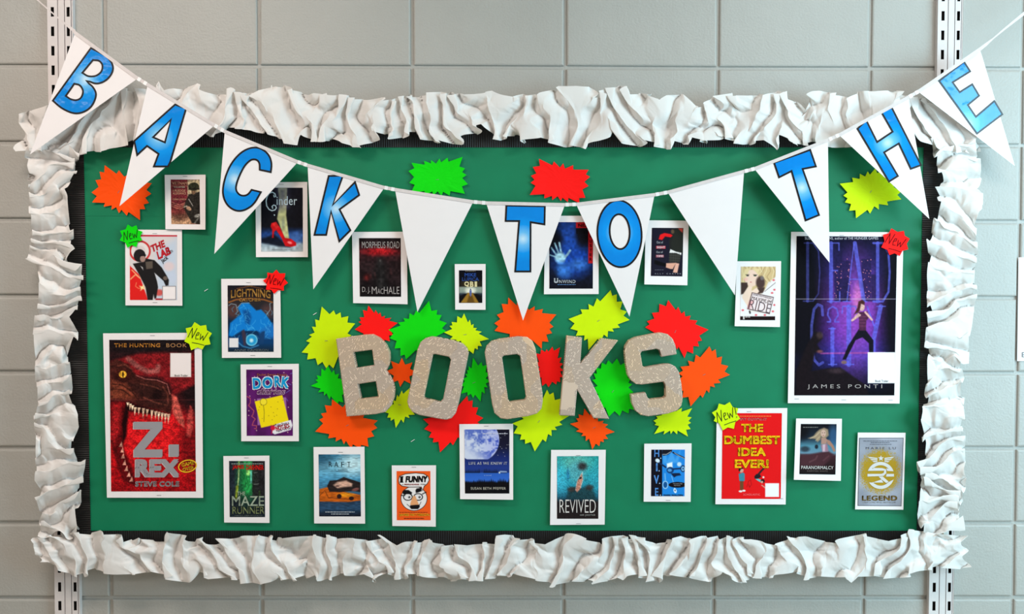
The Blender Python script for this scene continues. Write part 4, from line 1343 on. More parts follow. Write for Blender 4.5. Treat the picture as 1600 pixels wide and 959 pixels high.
# dinosaur
def a_dino(A):
    A.vgrad([(100, (28, 20, 22)), (200, (40, 20, 22)), (420, (60, 18, 20)), (520, (170, 20, 26)), (700, (196, 20, 26)), (885, (150, 16, 22))])
    A.blob(300, 600, 170, 130, (226, 30, 34), 0.8, 1.0)
    A.blob(480, 330, 60, 160, (26, 16, 18), 0.9, 0.8)
    A.blob(480, 650, 70, 120, (100, 14, 18), 0.8, 0.8)
    A.poly([(60, 215), (120, 195), (210, 170), (330, 160), (440, 180), (495, 160), (495, 330), (380, 390), (370, 330), (300, 290), (200, 290), (100, 240)], (122, 24, 28), 1, 10)
    # head
    head = [(55, 220), (90, 200), (150, 230), (200, 300), (280, 310), (340, 330), (372, 380), (378, 440), (370, 485), (300, 465), (210, 445), (150, 410), (100, 400), (55, 410)]
    A.poly(head, (64, 28, 24), 1, 5)
    A.blob(440, 250, 90, 70, (120, 26, 30), 0.7, 1.0)
    A.blob(250, 130, 260, 36, (26, 20, 22), 0.9, 0.8)
    A.poly([(60, 310), (140, 330), (190, 400), (140, 415), (58, 405)], (130, 60, 40), 0.8, 14)
    A.poly([(150, 330), (250, 320), (340, 350), (360, 440), (260, 440)], (46, 24, 22), 0.8, 14)
    A.blob(300, 385, 26, 30, (28, 14, 14), 0.9, 0.5)
    A.blob(120, 285, 46, 34, (58, 22, 18), 1, 0.5); A.blob(122, 280, 20, 18, (220, 160, 50), 1, 0.2); A.blob(123, 281, 4, 14, (30, 20, 10))
    A.line([(150, 200), (200, 240), (250, 265), (300, 262), (305, 240)], 26, (150, 80, 76), 0.9, 6)
    for p in ([(70, 330), (120, 335), (170, 370), (200, 410)], [(66, 355), (120, 360), (160, 390)], [(90, 245), (130, 240), (165, 262), (185, 300)], [(80, 300), (125, 318), (165, 305)]):
        A.line(p, 5, (40, 18, 16), 0.8, 3)
    for p in ([(75, 342), (125, 348), (175, 385)], [(95, 236), (135, 230), (172, 255)], [(215, 330), (270, 340), (320, 360)], [(230, 400), (290, 425), (350, 440)], [(330, 345), (352, 380), (356, 430)]):
        A.line(p, 5, (150, 76, 58), 0.55, 4)
    A.line([(190, 285), (240, 305), (300, 310), (350, 330), (365, 380)], 5, (190, 110, 100), 0.7)
    # mouth, teeth
    A.poly([(55, 420), (140, 420), (150, 500), (120, 560), (125, 660), (170, 760), (190, 860), (120, 830), (90, 740), (60, 640)], (90, 12, 16), 1, 6)
    A.poly([(70, 430), (115, 430), (110, 560), (80, 640), (60, 600)], (180, 30, 34), 0.8, 10)
    A.poly([(140, 420), (370, 490), (350, 500), (150, 470), (140, 600), (120, 640), (118, 540)], (30, 8, 10), 1, 6)
    for x, y, l in ((148, 425, 22), (160, 432, 34), (172, 440, 28), (185, 450, 44), (205, 452, 38), (228, 455, 56), (248, 460, 40), (272, 464, 54), (292, 470, 44), (308, 474, 50), (325, 478, 46), (342, 482, 50), (358, 485, 52)):
        A.poly([(x - 7, y), (x + 9, y), (x - 2, y + l)], (232, 190, 160), 1, 2)
    for k, (x, y) in enumerate(((112, 640), (118, 670), (122, 700), (130, 735), (140, 765), (152, 795), (165, 820))):
        A.poly([(x - 10, y + 14), (x + 4, y - 14), (x + 10, y + 14)], (220, 150, 130), 1, 2)
    A.poly([(375, 385), (400, 395), (420, 450), (440, 520), (440, 560), (410, 530), (380, 480)], (190, 80, 70), 1, 5)
    A.poly([(470, 440), (485, 460), (485, 560), (470, 605), (450, 600), (455, 500)], (176, 60, 56), 1, 5)
    A.mottle(5, 5, 7, 0.28); A.mottle(22, 12, 8, 0.2)
    A.rect(367, 170, 475, 294, (232, 222, 218)); A.rect(372, 176, 470, 279, (238, 226, 224))
    A.line([(55, 412), (500, 412)], 1.6, (150, 60, 60), 0.6)
    A.line([(232, 102), (232, 884)], 1.2, (150, 60, 60), 0.25)


def w_dino(L, ox, oy, s):
    b = boxer(ox, oy, s); g = (150, 146, 150); o = (214, 140, 60)
    L.text('THE HUNTING', b(78, 120, 315, 140), o, 0.03, spacing=1.15)
    L.text('BOOK 1', b(347, 120, 478, 140), (176, 128, 84), 0.0, spacing=1.15)
    L.text('Book Trailer', b(390, 281, 457, 291), (60, 40, 40))
    sh = (196, 190, 194)
    for dx, dy, c, up in ((-4, 4, sh, 0.0), (0, 0, g, 0.0010)):
        L.poly([[(ox + (x + dx) / s, oy + (y + dy) / s) for x, y in ((178, 525), (327, 525), (327, 560), (235, 668), (327, 668), (327, 705), (180, 705), (180, 668), (270, 560), (178, 560))]], c, up)
        L.poly([[(ox + (x + dx) / s, oy + (y + dy) / s) for x, y in ((362, 642), (412, 642), (412, 702), (362, 702))]], c, up)
        L.text('REX', b(188 + dx, 718 + dy, 414 + dx, 808 + dy), c, 0.05, up=up)
        L.text('STEVE COLE', b(188 + dx * .5, 832 + dy * .5, 414 + dx * .5, 858 + dy * .5), c, 0.025, up=up, spacing=1.1)
    L.poly([ell(ox + 456 / s, oy + 754 / s, 49 / s, 33 / s, -0.2, 36), ell(ox + 456 / s, oy + 754 / s, 44 / s, 28 / s, -0.2, 36)], (236, 190, 40))
    L.text('GAME', b(425, 733, 490, 752), (236, 190, 40), 0.03, -12)
    L.text('OVER', b(430, 758, 490, 776), (236, 190, 40), 0.03, -12)


D_rex = cover_sheet('large white sheet printed with a red roaring dinosaur head',
            [(161, 520.6), (315.3, 519.7), (317.4, 777.6), (167.1, 777.3)], [(170.7, 530.8), (303.8, 530.8), (306.2, 767.6), (173.7, 767.6)],
            (155, 500, 3.307), a_dino, w_dino, 0.002, 0, 0.0015, staples=((0.5, 0.015), (0.54, 0.985)))


# city at night
def a_city(A):
    A.vgrad([(60, (16, 14, 34)), (240, (44, 32, 92)), (400, (92, 44, 130)), (560, (86, 40, 140)), (680, (52, 44, 140)), (780, (20, 18, 50)), (885, (10, 9, 14))])
    A.blob(370, 480, 90, 260, (170, 80, 190), 0.55, 1.2)
    A.blob(90, 400, 120, 480, (10, 9, 12), 0.95, 0.9); A.blob(590, 450, 90, 480, (10, 9, 12), 0.92, 0.9)
    for x0, x1, y in ((260, 300, 130), (300, 340, 190), (400, 450, 180), (450, 480, 260), (270, 330, 280)):
        A.rect(x0, y, x1, 400, (30, 24, 62), 0.75, 3)
    rn = random.Random(5)
    for _ in range(70):
        x, y = rn.choice((rn.uniform(262, 298), rn.uniform(402, 450), rn.uniform(325, 345))), rn.uniform(180, 380)
        A.blob(x, y, 2.2, 2.2, (220, 130, 150), 0.8, 0.6)
    A.blob(380, 390, 22, 70, (220, 120, 180), 0.7, 1.2)
    c = (92, 96, 204)

    def ln(p, w, a=0.7): A.line(p, w, c, a, 1.5)
    ln([(122, 98), (122, 398)], 15, 0.45); ln([(105, 98), (150, 98), (178, 140), (185, 250), (178, 360), (150, 398), (100, 398)], 7, 0.4)
    ln([(243, 98), (243, 400)], 20); ln([(225, 98), (284, 98), (284, 135)], 7); ln([(243, 240), (276, 240)], 7); ln([(225, 400), (288, 400), (288, 350)], 7)
    ln([(362, 100), (325, 400)], 6); ln([(366, 98), (412, 398)], 20); ln([(342, 285), (395, 285)], 6); ln([(305, 400), (345, 400)], 6); ln([(392, 400), (430, 400)], 6)
    ln([(484, 98), (484, 400)], 17); ln([(462, 98), (510, 98), (540, 150), (546, 250), (540, 350), (510, 400), (462, 400)], 11)
    ln([(200, 470), (196, 425), (175, 415), (155, 440), (143, 520), (142, 620), (155, 700), (180, 728), (200, 715)], 14, 0.6)
    pts = [(225, 505), (240, 505), (240, 495), (226, 470), (230, 440), (252, 426), (274, 440), (280, 470), (264, 495), (264, 505), (282, 505)]
    ln(pts, 8); ln([(250, 540), (250, 725)], 20); ln([(232, 540), (266, 540)], 6); ln([(230, 725), (272, 725)], 6)
    ln([(335, 425), (335, 725)], 24); ln([(300, 460), (304, 425), (370, 425), (376, 460)], 7); ln([(315, 725), (360, 725)], 6)
    ln([(430, 425), (470, 540)], 8); ln([(500, 425), (462, 600), (462, 722)], 22); ln([(480, 425), (524, 425)], 6)
    A.line([(190, 668), (520, 664)], 6, (190, 80, 150), 0.8, 4)
    A.poly([(60, 885), (62, 760), (120, 620), (160, 555), (190, 560), (200, 590), (170, 620), (190, 655), (160, 665), (140, 760), (220, 745), (290, 740), (420, 830), (440, 885)], (24, 16, 20), 0.97, 5)
    A.blob(185, 575, 16, 18, (70, 52, 52), 0.8, 0.8); A.blob(185, 658, 16, 8, (120, 70, 70), 0.8, 0.8); A.blob(270, 758, 40, 14, (62, 46, 52), 0.7, 0.9)
    # fighter
    A.poly([(388, 540), (420, 545), (462, 600), (462, 665), (440, 665), (438, 615), (405, 585), (370, 600), (320, 700), (302, 700), (330, 630)], (20, 16, 28), 1, 2.5)
    A.blob(310, 714, 14, 9, (120, 90, 90), 1, 0.4)
    A.poly([(380, 455), (430, 452), (440, 480), (425, 500), (424, 550), (388, 550), (388, 500)], (74, 34, 62), 1, 2.5)
    for k in range(4): A.line([(388, 478 + 16 * k), (424, 478 + 16 * k)], 3, (120, 60, 90), 0.7)
    A.line([(385, 465), (352, 498), (392, 470)], 10, (206, 160, 150), 1, 2.5); A.line([(430, 465), (454, 494), (420, 455)], 10, (206, 160, 150), 1, 2.5)
    A.blob(402, 428, 15, 20, (214, 170, 160), 1, 0.3)
    A.poly([(380, 430), (384, 400), (404, 390), (418, 402), (416, 418), (398, 412), (390, 450), (360, 470)], (70, 34, 36), 1, 3)
    A.mottle(9, 9, 3, 0.12)
    A.rect(433, 662, 575, 822, (238, 236, 238))
    A.line([(58, 387), (586, 387)], 2.4, (190, 176, 196), 0.85)


def w_city(L, ox, oy, s):
    b = boxer(ox, oy, s); c = (186, 182, 192)
    L.text('SUZANNE COLLINS, author of THE HUNGER GAMES', b(108, 66, 487, 82), c, 0.0)
    L.text('JAMES PONTI', b(121, 828, 507, 854), (170, 160, 158), -0.005, spacing=1.55)
    L.text('Book Trailer', b(472, 805, 540, 816), (50, 46, 60))


D_city = cover_sheet('large white sheet printed with a fighter in a purple night city',
            [(1236.2, 362.1), (1411.9, 362.7), (1405.5, 630.3), (1231, 629.7)], [(1244.7, 368.7), (1401.9, 369.7), (1397.4, 617.6), (1241, 617.6)],
            (1225, 350, 3.307), a_city, w_city, 0.002, 0, 0.0015, staples=((0.45, 0.02), (0.08, 0.975), (0.5, 0.98), (0.92, 0.98)))


# green maze
def a_maze(A):
    A.fill((34, 42, 50))
    A.blob(330, 330, 110, 300, (30, 120, 60), 0.95, 1.1)
    A.rect(300, 120, 390, 520, (46, 170, 84), 0.6, 30)
    A.rect(318, 235, 365, 300, (150, 206, 110), 0.9, 10); A.rect(368, 240, 390, 400, (110, 200, 190), 0.8, 8)
    A.line([(228, 125), (222, 330), (205, 480), (195, 560)], 16, (150, 190, 90), 0.8, 8)
    A.line([(225, 235), (216, 420)], 8, (206, 214, 180), 0.7, 4)
    A.line([(205, 440), (190, 590)], 30, (140, 150, 40), 0.8, 10)
    A.rect(392, 120, 552, 560, (36, 32, 34), 0.85, 10)
    A.line([(415, 270), (455, 262)], 5, (150, 160, 150), 0.8); A.line([(415, 412), (468, 405)], 6, (160, 170, 160), 0.8)
    A.line([(480, 560), (485, 500)], 16, (60, 100, 40), 0.7, 10)
    A.rect(100, 600, 556, 825, (24, 30, 34), 0.6, 60)
    A.mottle(14, 20, 5, 0.3)


def w_maze(L, ox, oy, s):
    b = boxer(ox, oy, s); g = (158, 170, 150)
    L.greek(b(132, 148, 525, 162), (150, 160, 156), 16)
    L.text('JAMES', b(145, 170, 290, 230), (224, 34, 30), 0.03); L.text('DASHNER', b(318, 170, 535, 230), (224, 34, 30), 0.03)
    L.text('THE', b(205, 502, 305, 550), g, 0.0)
    L.text('MAZE', b(138, 558, 540, 680), g, 0.008)
    L.text('RUNNER', b(145, 690, 545, 780), (150, 160, 110), 0.005)
    L.text('SOON TO BE A MAJOR MOTION PICTURE', b(170, 795, 520, 812), (150, 160, 156), 0.01)


cover_sheet('white sheet printed with a dark green glowing passage under red lettering',
            [(349, 712.3), (421, 711.6), (421.1, 816.8), (350.3, 816.1)], [(357.9, 720), (413.8, 720), (414.1, 807.6), (359, 807.6)],
            (345, 705, 7.99), a_maze, w_maze, 0.001, 0.001)


# raft
def a_raft(A):
    A.vgrad([(140, (60, 120, 150)), (260, (120, 178, 200)), (420, (76, 148, 186)), (520, (60, 110, 140)), (660, (40, 60, 84)), (740, (44, 74, 104)), (830, (24, 24, 34))])
    A.blob(480, 240, 130, 110, (206, 232, 238), 0.8, 1.3); A.blob(110, 160, 120, 120, (30, 70, 96), 0.7, 1.2)
    A.poly([(100, 525), (200, 500), (400, 560), (560, 590), (560, 650), (420, 668), (100, 662)], (190, 90, 24), 1, 6)
    A.blob(390, 590, 90, 24, (230, 150, 30), 0.8, 0.8)
    A.line([(100, 600), (160, 540), (200, 620), (320, 630), (420, 640), (555, 600)], 5, (60, 30, 20), 0.8)
    A.blob(320, 605, 26, 26, (44, 26, 26), 1, 0.3); A.blob(455, 628, 28, 22, (44, 26, 26), 1, 0.3)
    A.poly([(330, 410), (370, 390), (460, 420), (556, 450), (556, 560), (470, 545), (330, 560), (210, 555), (185, 490), (215, 430), (290, 425)], (40, 32, 32), 1, 5)
    A.poly([(255, 480), (300, 445), (400, 430), (465, 465), (460, 495), (380, 500), (300, 515)], (204, 160, 140), 1, 10)
    A.blob(300, 492, 22, 8, (60, 40, 40), 0.8, 0.6); A.blob(500, 530, 40, 16, (140, 84, 80), 0.9, 0.6, -15)
    A.mottle(30, 9, 3, 0.18)


def w_raft(L, ox, oy, s):
    b = boxer(ox, oy, s); k = (40, 54, 66)
    L.text('THE', b(300, 182, 350, 200), k, 0.0, spacing=1.4)
    for ch, x0, x1 in (('R', 205, 240), ('A', 265, 310), ('F', 342, 375), ('T', 410, 445)):
        L.text(ch, b(x0, 222, x1, 280), k, 0.0)
    L.text('S. A. BODEEN', b(235, 305, 412, 320), (90, 120, 136), 0.0, spacing=1.3)
    L.greek(b(222, 326, 420, 333), (80, 110, 126), 15)
    L.greek(b(165, 772, 490, 786), (170, 176, 184), 13)
    L.greek(b(230, 795, 430, 808), (170, 176, 184), 14)


cover_sheet('white sheet printed with a person asleep on an orange raft',
            [(489.9, 698.2), (569.5, 697.7), (570.5, 817.9), (490.9, 817.5)], [(497.7, 709.7), (562.9, 709.7), (563.9, 806.6), (498.8, 806.6)],
            (485, 690, 7.1), a_raft, w_raft, 0.002, 0.001, staples=((0.53, 0.07),))


# joke glasses
def a_joke(A):
    A.fill((240, 90, 30))
    A.blob(365, 510, 182, 170, (30, 24, 24), 1, 0.03); A.blob(365, 510, 174, 162, (232, 226, 224), 1, 0.03)
    A.poly([(150, 260), (165, 205), (250, 172), (390, 160), (500, 172), (562, 210), (575, 260), (550, 310), (510, 345), (480, 410), (465, 358), (300, 360), (200, 345), (160, 310)], (30, 24, 24), 1, 6)
    A.poly([(158, 260), (172, 210), (252, 180), (390, 168), (498, 180), (556, 215), (567, 260), (543, 305), (502, 340), (480, 395), (470, 350), (300, 352), (205, 338), (168, 305)], (236, 230, 228), 1, 4)
    A.poly([(205, 420), (225, 395), (290, 395), (340, 430), (330, 455), (220, 455)], (22, 20, 22), 1, 5)
    A.poly([(385, 400), (400, 375), (465, 365), (470, 410), (420, 430), (390, 435)], (22, 20, 22), 1, 5)
    for cx in (290, 430):
        A.blob(cx - 8, 490, 66, 52, (22, 20, 22), 1, 0.04); A.blob(cx - 8, 490, 52, 39, (228, 222, 222), 1, 0.04)
        A.blob(cx + 10, 492, 16, 16, (22, 20, 22), 1, 0.1); A.blob(cx + 6, 488, 5, 5, (236, 232, 232))
    A.line([(190, 470), (240, 470)], 12, (22, 20, 22)); A.line([(480, 450), (530, 425)], 12, (22, 20, 22))
    A.poly([(362, 470), (385, 480), (430, 590), (410, 618), (330, 618), (312, 590), (340, 500)], (226, 160, 110), 1, 6)
    A.poly([(312, 605), (365, 600), (440, 595), (445, 625), (420, 655), (330, 655), (310, 635)], (22, 20, 22), 1, 5)
    A.line([(270, 590), (310, 625)], 6, (22, 20, 22)); A.line([(440, 600), (460, 560)], 6, (22, 20, 22))


def w_joke(L, ox, oy, s):
    b = boxer(ox, oy, s); k = (22, 20, 22)
    L.text('I', b(178, 212, 215, 292), k, 0.05, 3)
    L.stroke([(ox + 176 / s, oy + 216 / s), (ox + 218 / s, oy + 213 / s)], 1.4, k); L.stroke([(ox + 176 / s, oy + 290 / s), (ox + 218 / s, oy + 288 / s)], 1.4, k)
    L.text('FUNNY', b(252, 204, 548, 292), k, 0.06, -1, 0.1)
    L.text('A', b(203, 312, 218, 328), k, 0.02); L.text('MIDDLE SCHOOL', b(232, 310, 440, 330), (170, 24, 30), 0.04); L.text('STORY', b(455, 310, 522, 328), k, 0.02)
    L.greek(b(165, 694, 560, 705), (120, 50, 24), 11)
    L.text('JAMES PATTERSON', b(165, 715, 575, 760), (226, 170, 40), 0.04)
    L.greek(b(230, 772, 500, 790), (110, 40, 20), 12)


cover_sheet('white sheet printed with joke glasses and moustache on orange',
            [(612.1, 726.9), (681.3, 726.7), (680.9, 822.6), (613, 821.5)], [(619.7, 735.8), (672.4, 735.8), (672.9, 812.5), (620.1, 812.5)],
            (605, 720, 8.72), a_joke, w_joke, 0.001, 0.001, res=2.0)


# moon
def a_moon(A):
    A.vgrad([(110, (22, 20, 34)), (300, (26, 26, 48)), (420, (28, 40, 100)), (540, (36, 56, 130)), (592, (30, 50, 110)), (594, (44, 92, 184)), (680, (50, 100, 196)), (720, (20, 20, 26)), (822, (16, 14, 16))])
    m = np.clip((1.0 - np.hypot(A.X - 255, A.Y - 230) / 246) * 40, 0, 1) * np.clip((446 - A.Y) / 6, 0, 1)
    n1 = A.noise(90, 80, 4) * 0.45 + A.noise(40, 40, 9) * 0.3 + A.noise(16, 16, 5) * 0.25
    dark = np.clip((n1 - 0.40) * 4.5, 0, 1) * np.clip((A.X * 0.8 - A.Y + 260) / 220, 0.0, 1)
    base = np.stack([200 - 110 * dark - 30 * np.clip((A.X - 250) / 240, 0, 1), 206 - 96 * dark - 30 * np.clip((A.X - 250) / 240, 0, 1), 226 - 40 * dark], -1)
    A.C = A.C * (1 - m[..., None]) + base * m[..., None]
    for k in range(26):
        x = 118 + k * 19.5
        hgt = 20 + 36 * hash2(np.array(k), np.array(3), 1)
        if 330 < x < 470 or x < 290: A.poly([(x - 11, 594), (x, 594 - hgt), (x + 11, 594)], (20, 26, 46), 0.8, 5)
        h2 = 20 + 42 * hash2(np.array(k), np.array(7), 1)
        A.poly([(x - 16, 720), (x, 715 - h2), (x + 16, 720), (x + 12, 760), (x - 12, 760)], (16, 15, 18), 1, 4)
    A.rect(495, 572, 580, 598, (40, 60, 110)); A.poly([(490, 585), (510, 570), (580, 575), (585, 588), (510, 588)], (160, 180, 216), 0.8, 3); A.blob(500, 592, 8, 8, (240, 240, 220), 1, 0.6)
    A.specks(12, (480, 130, 605, 450), 4, (190, 190, 200), 3, 0.8)


def w_moon(L, ox, oy, s):
    b = boxer(ox, oy, s); c = (214, 214, 224)
    L.text('LIFE AS WE KNEW IT', b(160, 472, 585, 502), c, 0.015, spacing=1.15)
    L.text('SUSAN BETH PFEFFER', b(182, 752, 570, 780), (190, 184, 170), 0.0, spacing=1.15)
    L.text('a novel', b(330, 614, 410, 626), (150, 180, 220))
    L.greek(b(315, 152, 590, 165), (200, 200, 216), 10)


cover_sheet('white sheet printed with a huge pale moon over a blue lake',
            [(717.7, 662.5), (801.8, 661.8), (801.8, 780.6), (718.9, 779.6)], [(725.5, 670.8), (795.9, 670.8), (795.9, 770.8), (726.6, 770.8)],
            (710, 655, 7.1), a_moon, w_moon, 0.007, 0.002)


# teal face
def a_teal(A):
    A.vgrad([(128, (40, 150, 150)), (300, (50, 160, 170)), (480, (36, 128, 150)), (600, (26, 70, 90)), (660, (34, 30, 34)), (850, (36, 28, 28))])
    A.blob(330, 200, 150, 90, (120, 180, 160), 0.6, 1.2); A.blob(150, 420, 80, 160, (70, 190, 220), 0.6, 1.2); A.blob(560, 430, 60, 150, (50, 160, 180), 0.5, 1.2)
    A.blob(340, 310, 95, 120, (80, 160, 170), 0.9, 0.7)
    A.blob(240, 340, 18, 60, (30, 100, 150), 0.6, 1)
    A.blob(405, 245, 52, 45, (50, 48, 50), 0.95, 0.9)
    A.poly([(225, 620), (240, 520), (330, 480), (400, 500), (480, 470), (540, 540), (560, 640)], (30, 60, 66), 0.9, 14)
    A.blob(280, 510, 45, 30, (60, 50, 46), 0.8, 0.8); A.blob(490, 490, 45, 32, (56, 46, 44), 0.8, 0.8)
    A.poly([(400, 320), (412, 400), (385, 500), (345, 545), (325, 520), (345, 420)], (196, 130, 110), 0.95, 6)
    A.line([(405, 310), (412, 400), (385, 490)], 5, (200, 220, 216), 0.8); A.line([(360, 370), (335, 460), (328, 520)], 4, (190, 210, 210), 0.7)
    A.poly([(358, 395), (385, 365), (398, 372), (392, 392)], (40, 34, 40), 1, 3)
    A.mottle(8, 8, 5, 0.22)
    A.rect(113, 660, 595, 850, (36, 28, 28), 0.6, 40)


def w_teal(L, ox, oy, s):
    b = boxer(ox, oy, s)
    L.text('REVIVED', b(143, 630, 560, 782), (214, 206, 202), -0.012)
    L.text('cat patrick', b(376, 793, 556, 822), (190, 186, 182), 0.012)


cover_sheet('white sheet printed with a blurred teal face above tall thin lettering',
            [(861.1, 702.7), (946.5, 702.5), (944.8, 819.4), (859.5, 819.9)], [(870.3, 712.6), (935.4, 712.3), (934.9, 810.2), (870.3, 810.2)],
            (855, 695, 7.38), a_teal, w_teal, 0.001, -0.001, staples=((0.5, 0.075), (0.52, 0.985)))


# sky divers
def a_dive(A):
    A.fill((34, 130, 214))
    A.poly([(305, 150), (345, 150), (370, 300), (430, 170), (480, 280), (550, 160), (520, 330), (320, 340)], (90, 170, 232), 0.6, 14)
    A.poly([(305, 150), (440, 150), (430, 185), (380, 220), (320, 235), (300, 215)], (24, 24, 34), 1, 4)
    A.line([(310, 215), (360, 215), (420, 180)], 7, (220, 232, 244), 0.9)
    A.line([(450, 190), (500, 215), (605, 265)], 20, (26, 34, 54), 1, 4); A.line([(470, 195), (540, 240), (605, 270)], 5, (220, 232, 244))
    A.rect(150, 148, 302, 790, (20, 18, 28))
    A.line([(240, 310), (290, 350), (350, 390)], 22, (24, 44, 80), 1, 4)
    A.blob(240, 300, 32, 26, (210, 226, 240), 1, 0.4, 30)
    A.poly([(365, 340), (440, 320), (445, 400), (370, 405)], (232, 238, 246), 1, 8)
    A.blob(412, 430, 50, 45, (24, 60, 110), 1, 0.2); A.blob(405, 432, 28, 20, (90, 160, 216), 0.9, 0.4)
    A.line([(455, 415), (545, 408), (560, 400)], 20, (24, 40, 76), 1, 4); A.blob(535, 350, 30, 30, (200, 222, 240), 0.95, 0.5)
    A.blob(585, 410, 34, 48, (24, 50, 90), 1, 0.15); A.blob(585, 410, 22, 32, (120, 180, 226), 1, 0.3); A.blob(587, 410, 9, 14, (24, 40, 80))
    A.poly([(420, 475), (480, 470), (540, 470), (560, 500), (500, 510), (465, 530), (440, 500)], (22, 34, 62), 1, 5)
    A.blob(345, 630, 40, 56, (150, 200, 236), 1, 0.15); A.blob(345, 630, 28, 42, (24, 80, 140), 1, 0.3); A.line([(345, 560), (340, 480)], 14, (160, 206, 238), 0.7, 8)
    A.line([(430, 510), (450, 580), (475, 690)], 5, (190, 216, 240), 0.9); A.blob(478, 710, 20, 34, (220, 234, 246), 1, 0.3, -15); A.blob(478, 706, 8, 14, (24, 50, 90))
    A.blob(510, 630, 122, 40, (22, 18, 24), 1, 0.05); A.blob(640, 630, 60, 34, (22, 18, 24), 1, 0.05)


def w_dive(L, ox, oy, s):
    b = boxer(ox, oy, s); c = (88, 146, 220)
    L.text('H', b(195, 152, 262, 250), c, 0.02); L.text('I', b(218, 335, 240, 445), c, 0.02); L.text('V', b(190, 498, 258, 615), c, 0.02); L.text('E', b(205, 672, 250, 780), c, 0.02)
    for x, y in ((282, 268), (262, 440), (268, 610), (278, 770)):
        L.poly([ell(ox + x / s, oy + y / s, 0.9, 0.9, 0, 8)], (170, 190, 220))
    L.text('THE OVERLORD', b(445, 606, 575, 622), (214, 214, 220), 0.01); L.text('PROTOCOL', b(462, 630, 552, 646), (214, 214, 220), 0.01)
    L.text('MARK WALDEN', b(322, 760, 585, 784), (20, 24, 44), 0.03)


cover_sheet('white sheet printed with falling figures on bright blue and black',
            [(1006.7, 693), (1080.6, 692.5), (1079.1, 783.9), (1005.7, 783.6)], [(1017.8, 702.2), (1070.2, 702.2), (1069.6, 775), (1017.2, 775)],
            (1000, 685, 8.72), a_dive, w_dive, 0.001, 0.0005, staples=((0.52, 0.975),), res=2.0)


# red comic
def a_comic(A):
    A.fill((226, 24, 26))
    A.poly([(262, 640), (300, 628), (312, 640), (312, 695), (300, 705), (268, 700)], (60, 130, 150), 1, 2)
    A.rect(272, 700, 302, 775, (112, 66, 40), 1, 2); A.blob(278, 785, 16, 8, (230, 224, 220), 1, 0.3); A.blob(305, 780, 14, 8, (230, 224, 220), 1, 0.3)
    A.blob(284, 610, 18, 20, (206, 150, 130), 1, 0.2); A.poly([(260, 610), (265, 590), (290, 585), (303, 596), (280, 602), (270, 625)], (34, 22, 22), 1, 2)
    A.poly([(392, 660), (410, 640), (440, 645), (450, 665), (420, 682), (395, 680)], (34, 28, 32), 1, 2)
    A.line([(425, 645), (455, 610), (470, 595)], 16, (40, 34, 38), 1, 2)
    A.poly([(400, 682), (425, 680), (460, 695), (455, 715), (425, 700)], (110, 180, 180), 1, 2); A.blob(462, 700, 17, 17, (34, 24, 26), 1, 0.2); A.blob(456, 708, 10, 10, (206, 150, 130), 1, 0.2)
    A.line([(455, 735), (482, 755)], 9, (206, 150, 130)); A.blob(468, 668, 8, 8, (230, 226, 220))
    A.line([(330, 750), (345, 700), (362, 690), (368, 730), (352, 752), (345, 728)], 2.5, (120, 20, 22))
    A.rect(483, 718, 598, 832, (240, 234, 234))


def w_comic(L, ox, oy, s):
    b = boxer(ox, oy, s); y = (246, 190, 20)
    L.greek(b(232, 154, 532, 166), (240, 120, 60), 18)
    L.text('JIMMY GOWNLEY', b(238, 174, 497, 202), (240, 160, 160), 0.01)
    for t, bx in (('THE', (283, 224, 466, 292)), ('DUMBEST', (142, 322, 606, 394)), ('IDEA', (257, 422, 487, 492)), ('EVER!', (230, 520, 512, 592))):
        L.text(t, b(bx[0] + 3, bx[1] + 3, bx[2] + 3, bx[3] + 3), (150, 30, 16), 0.045)
        L.text(t, b(*bx), y, 0.034, up=0.0010)
    L.text('SCHOLASTIC', b(300, 804, 440, 820), (240, 120, 120), 0.0, spacing=1.1)


D_com = cover_sheet('white sheet printed with a red comic cover in big yellow capitals',
            [(1120, 637.8), (1230.2, 637.3), (1227.6, 788), (1117.8, 787.6)], [(1129, 645.3), (1221.8, 645.3), (1219.9, 779.2), (1127.5, 779.2)],
            (1105, 620, 5.327), a_comic, w_comic, 0.0008, 0, 0.0006, staples=((0.46, 0.035), (0.93, 0.94)))


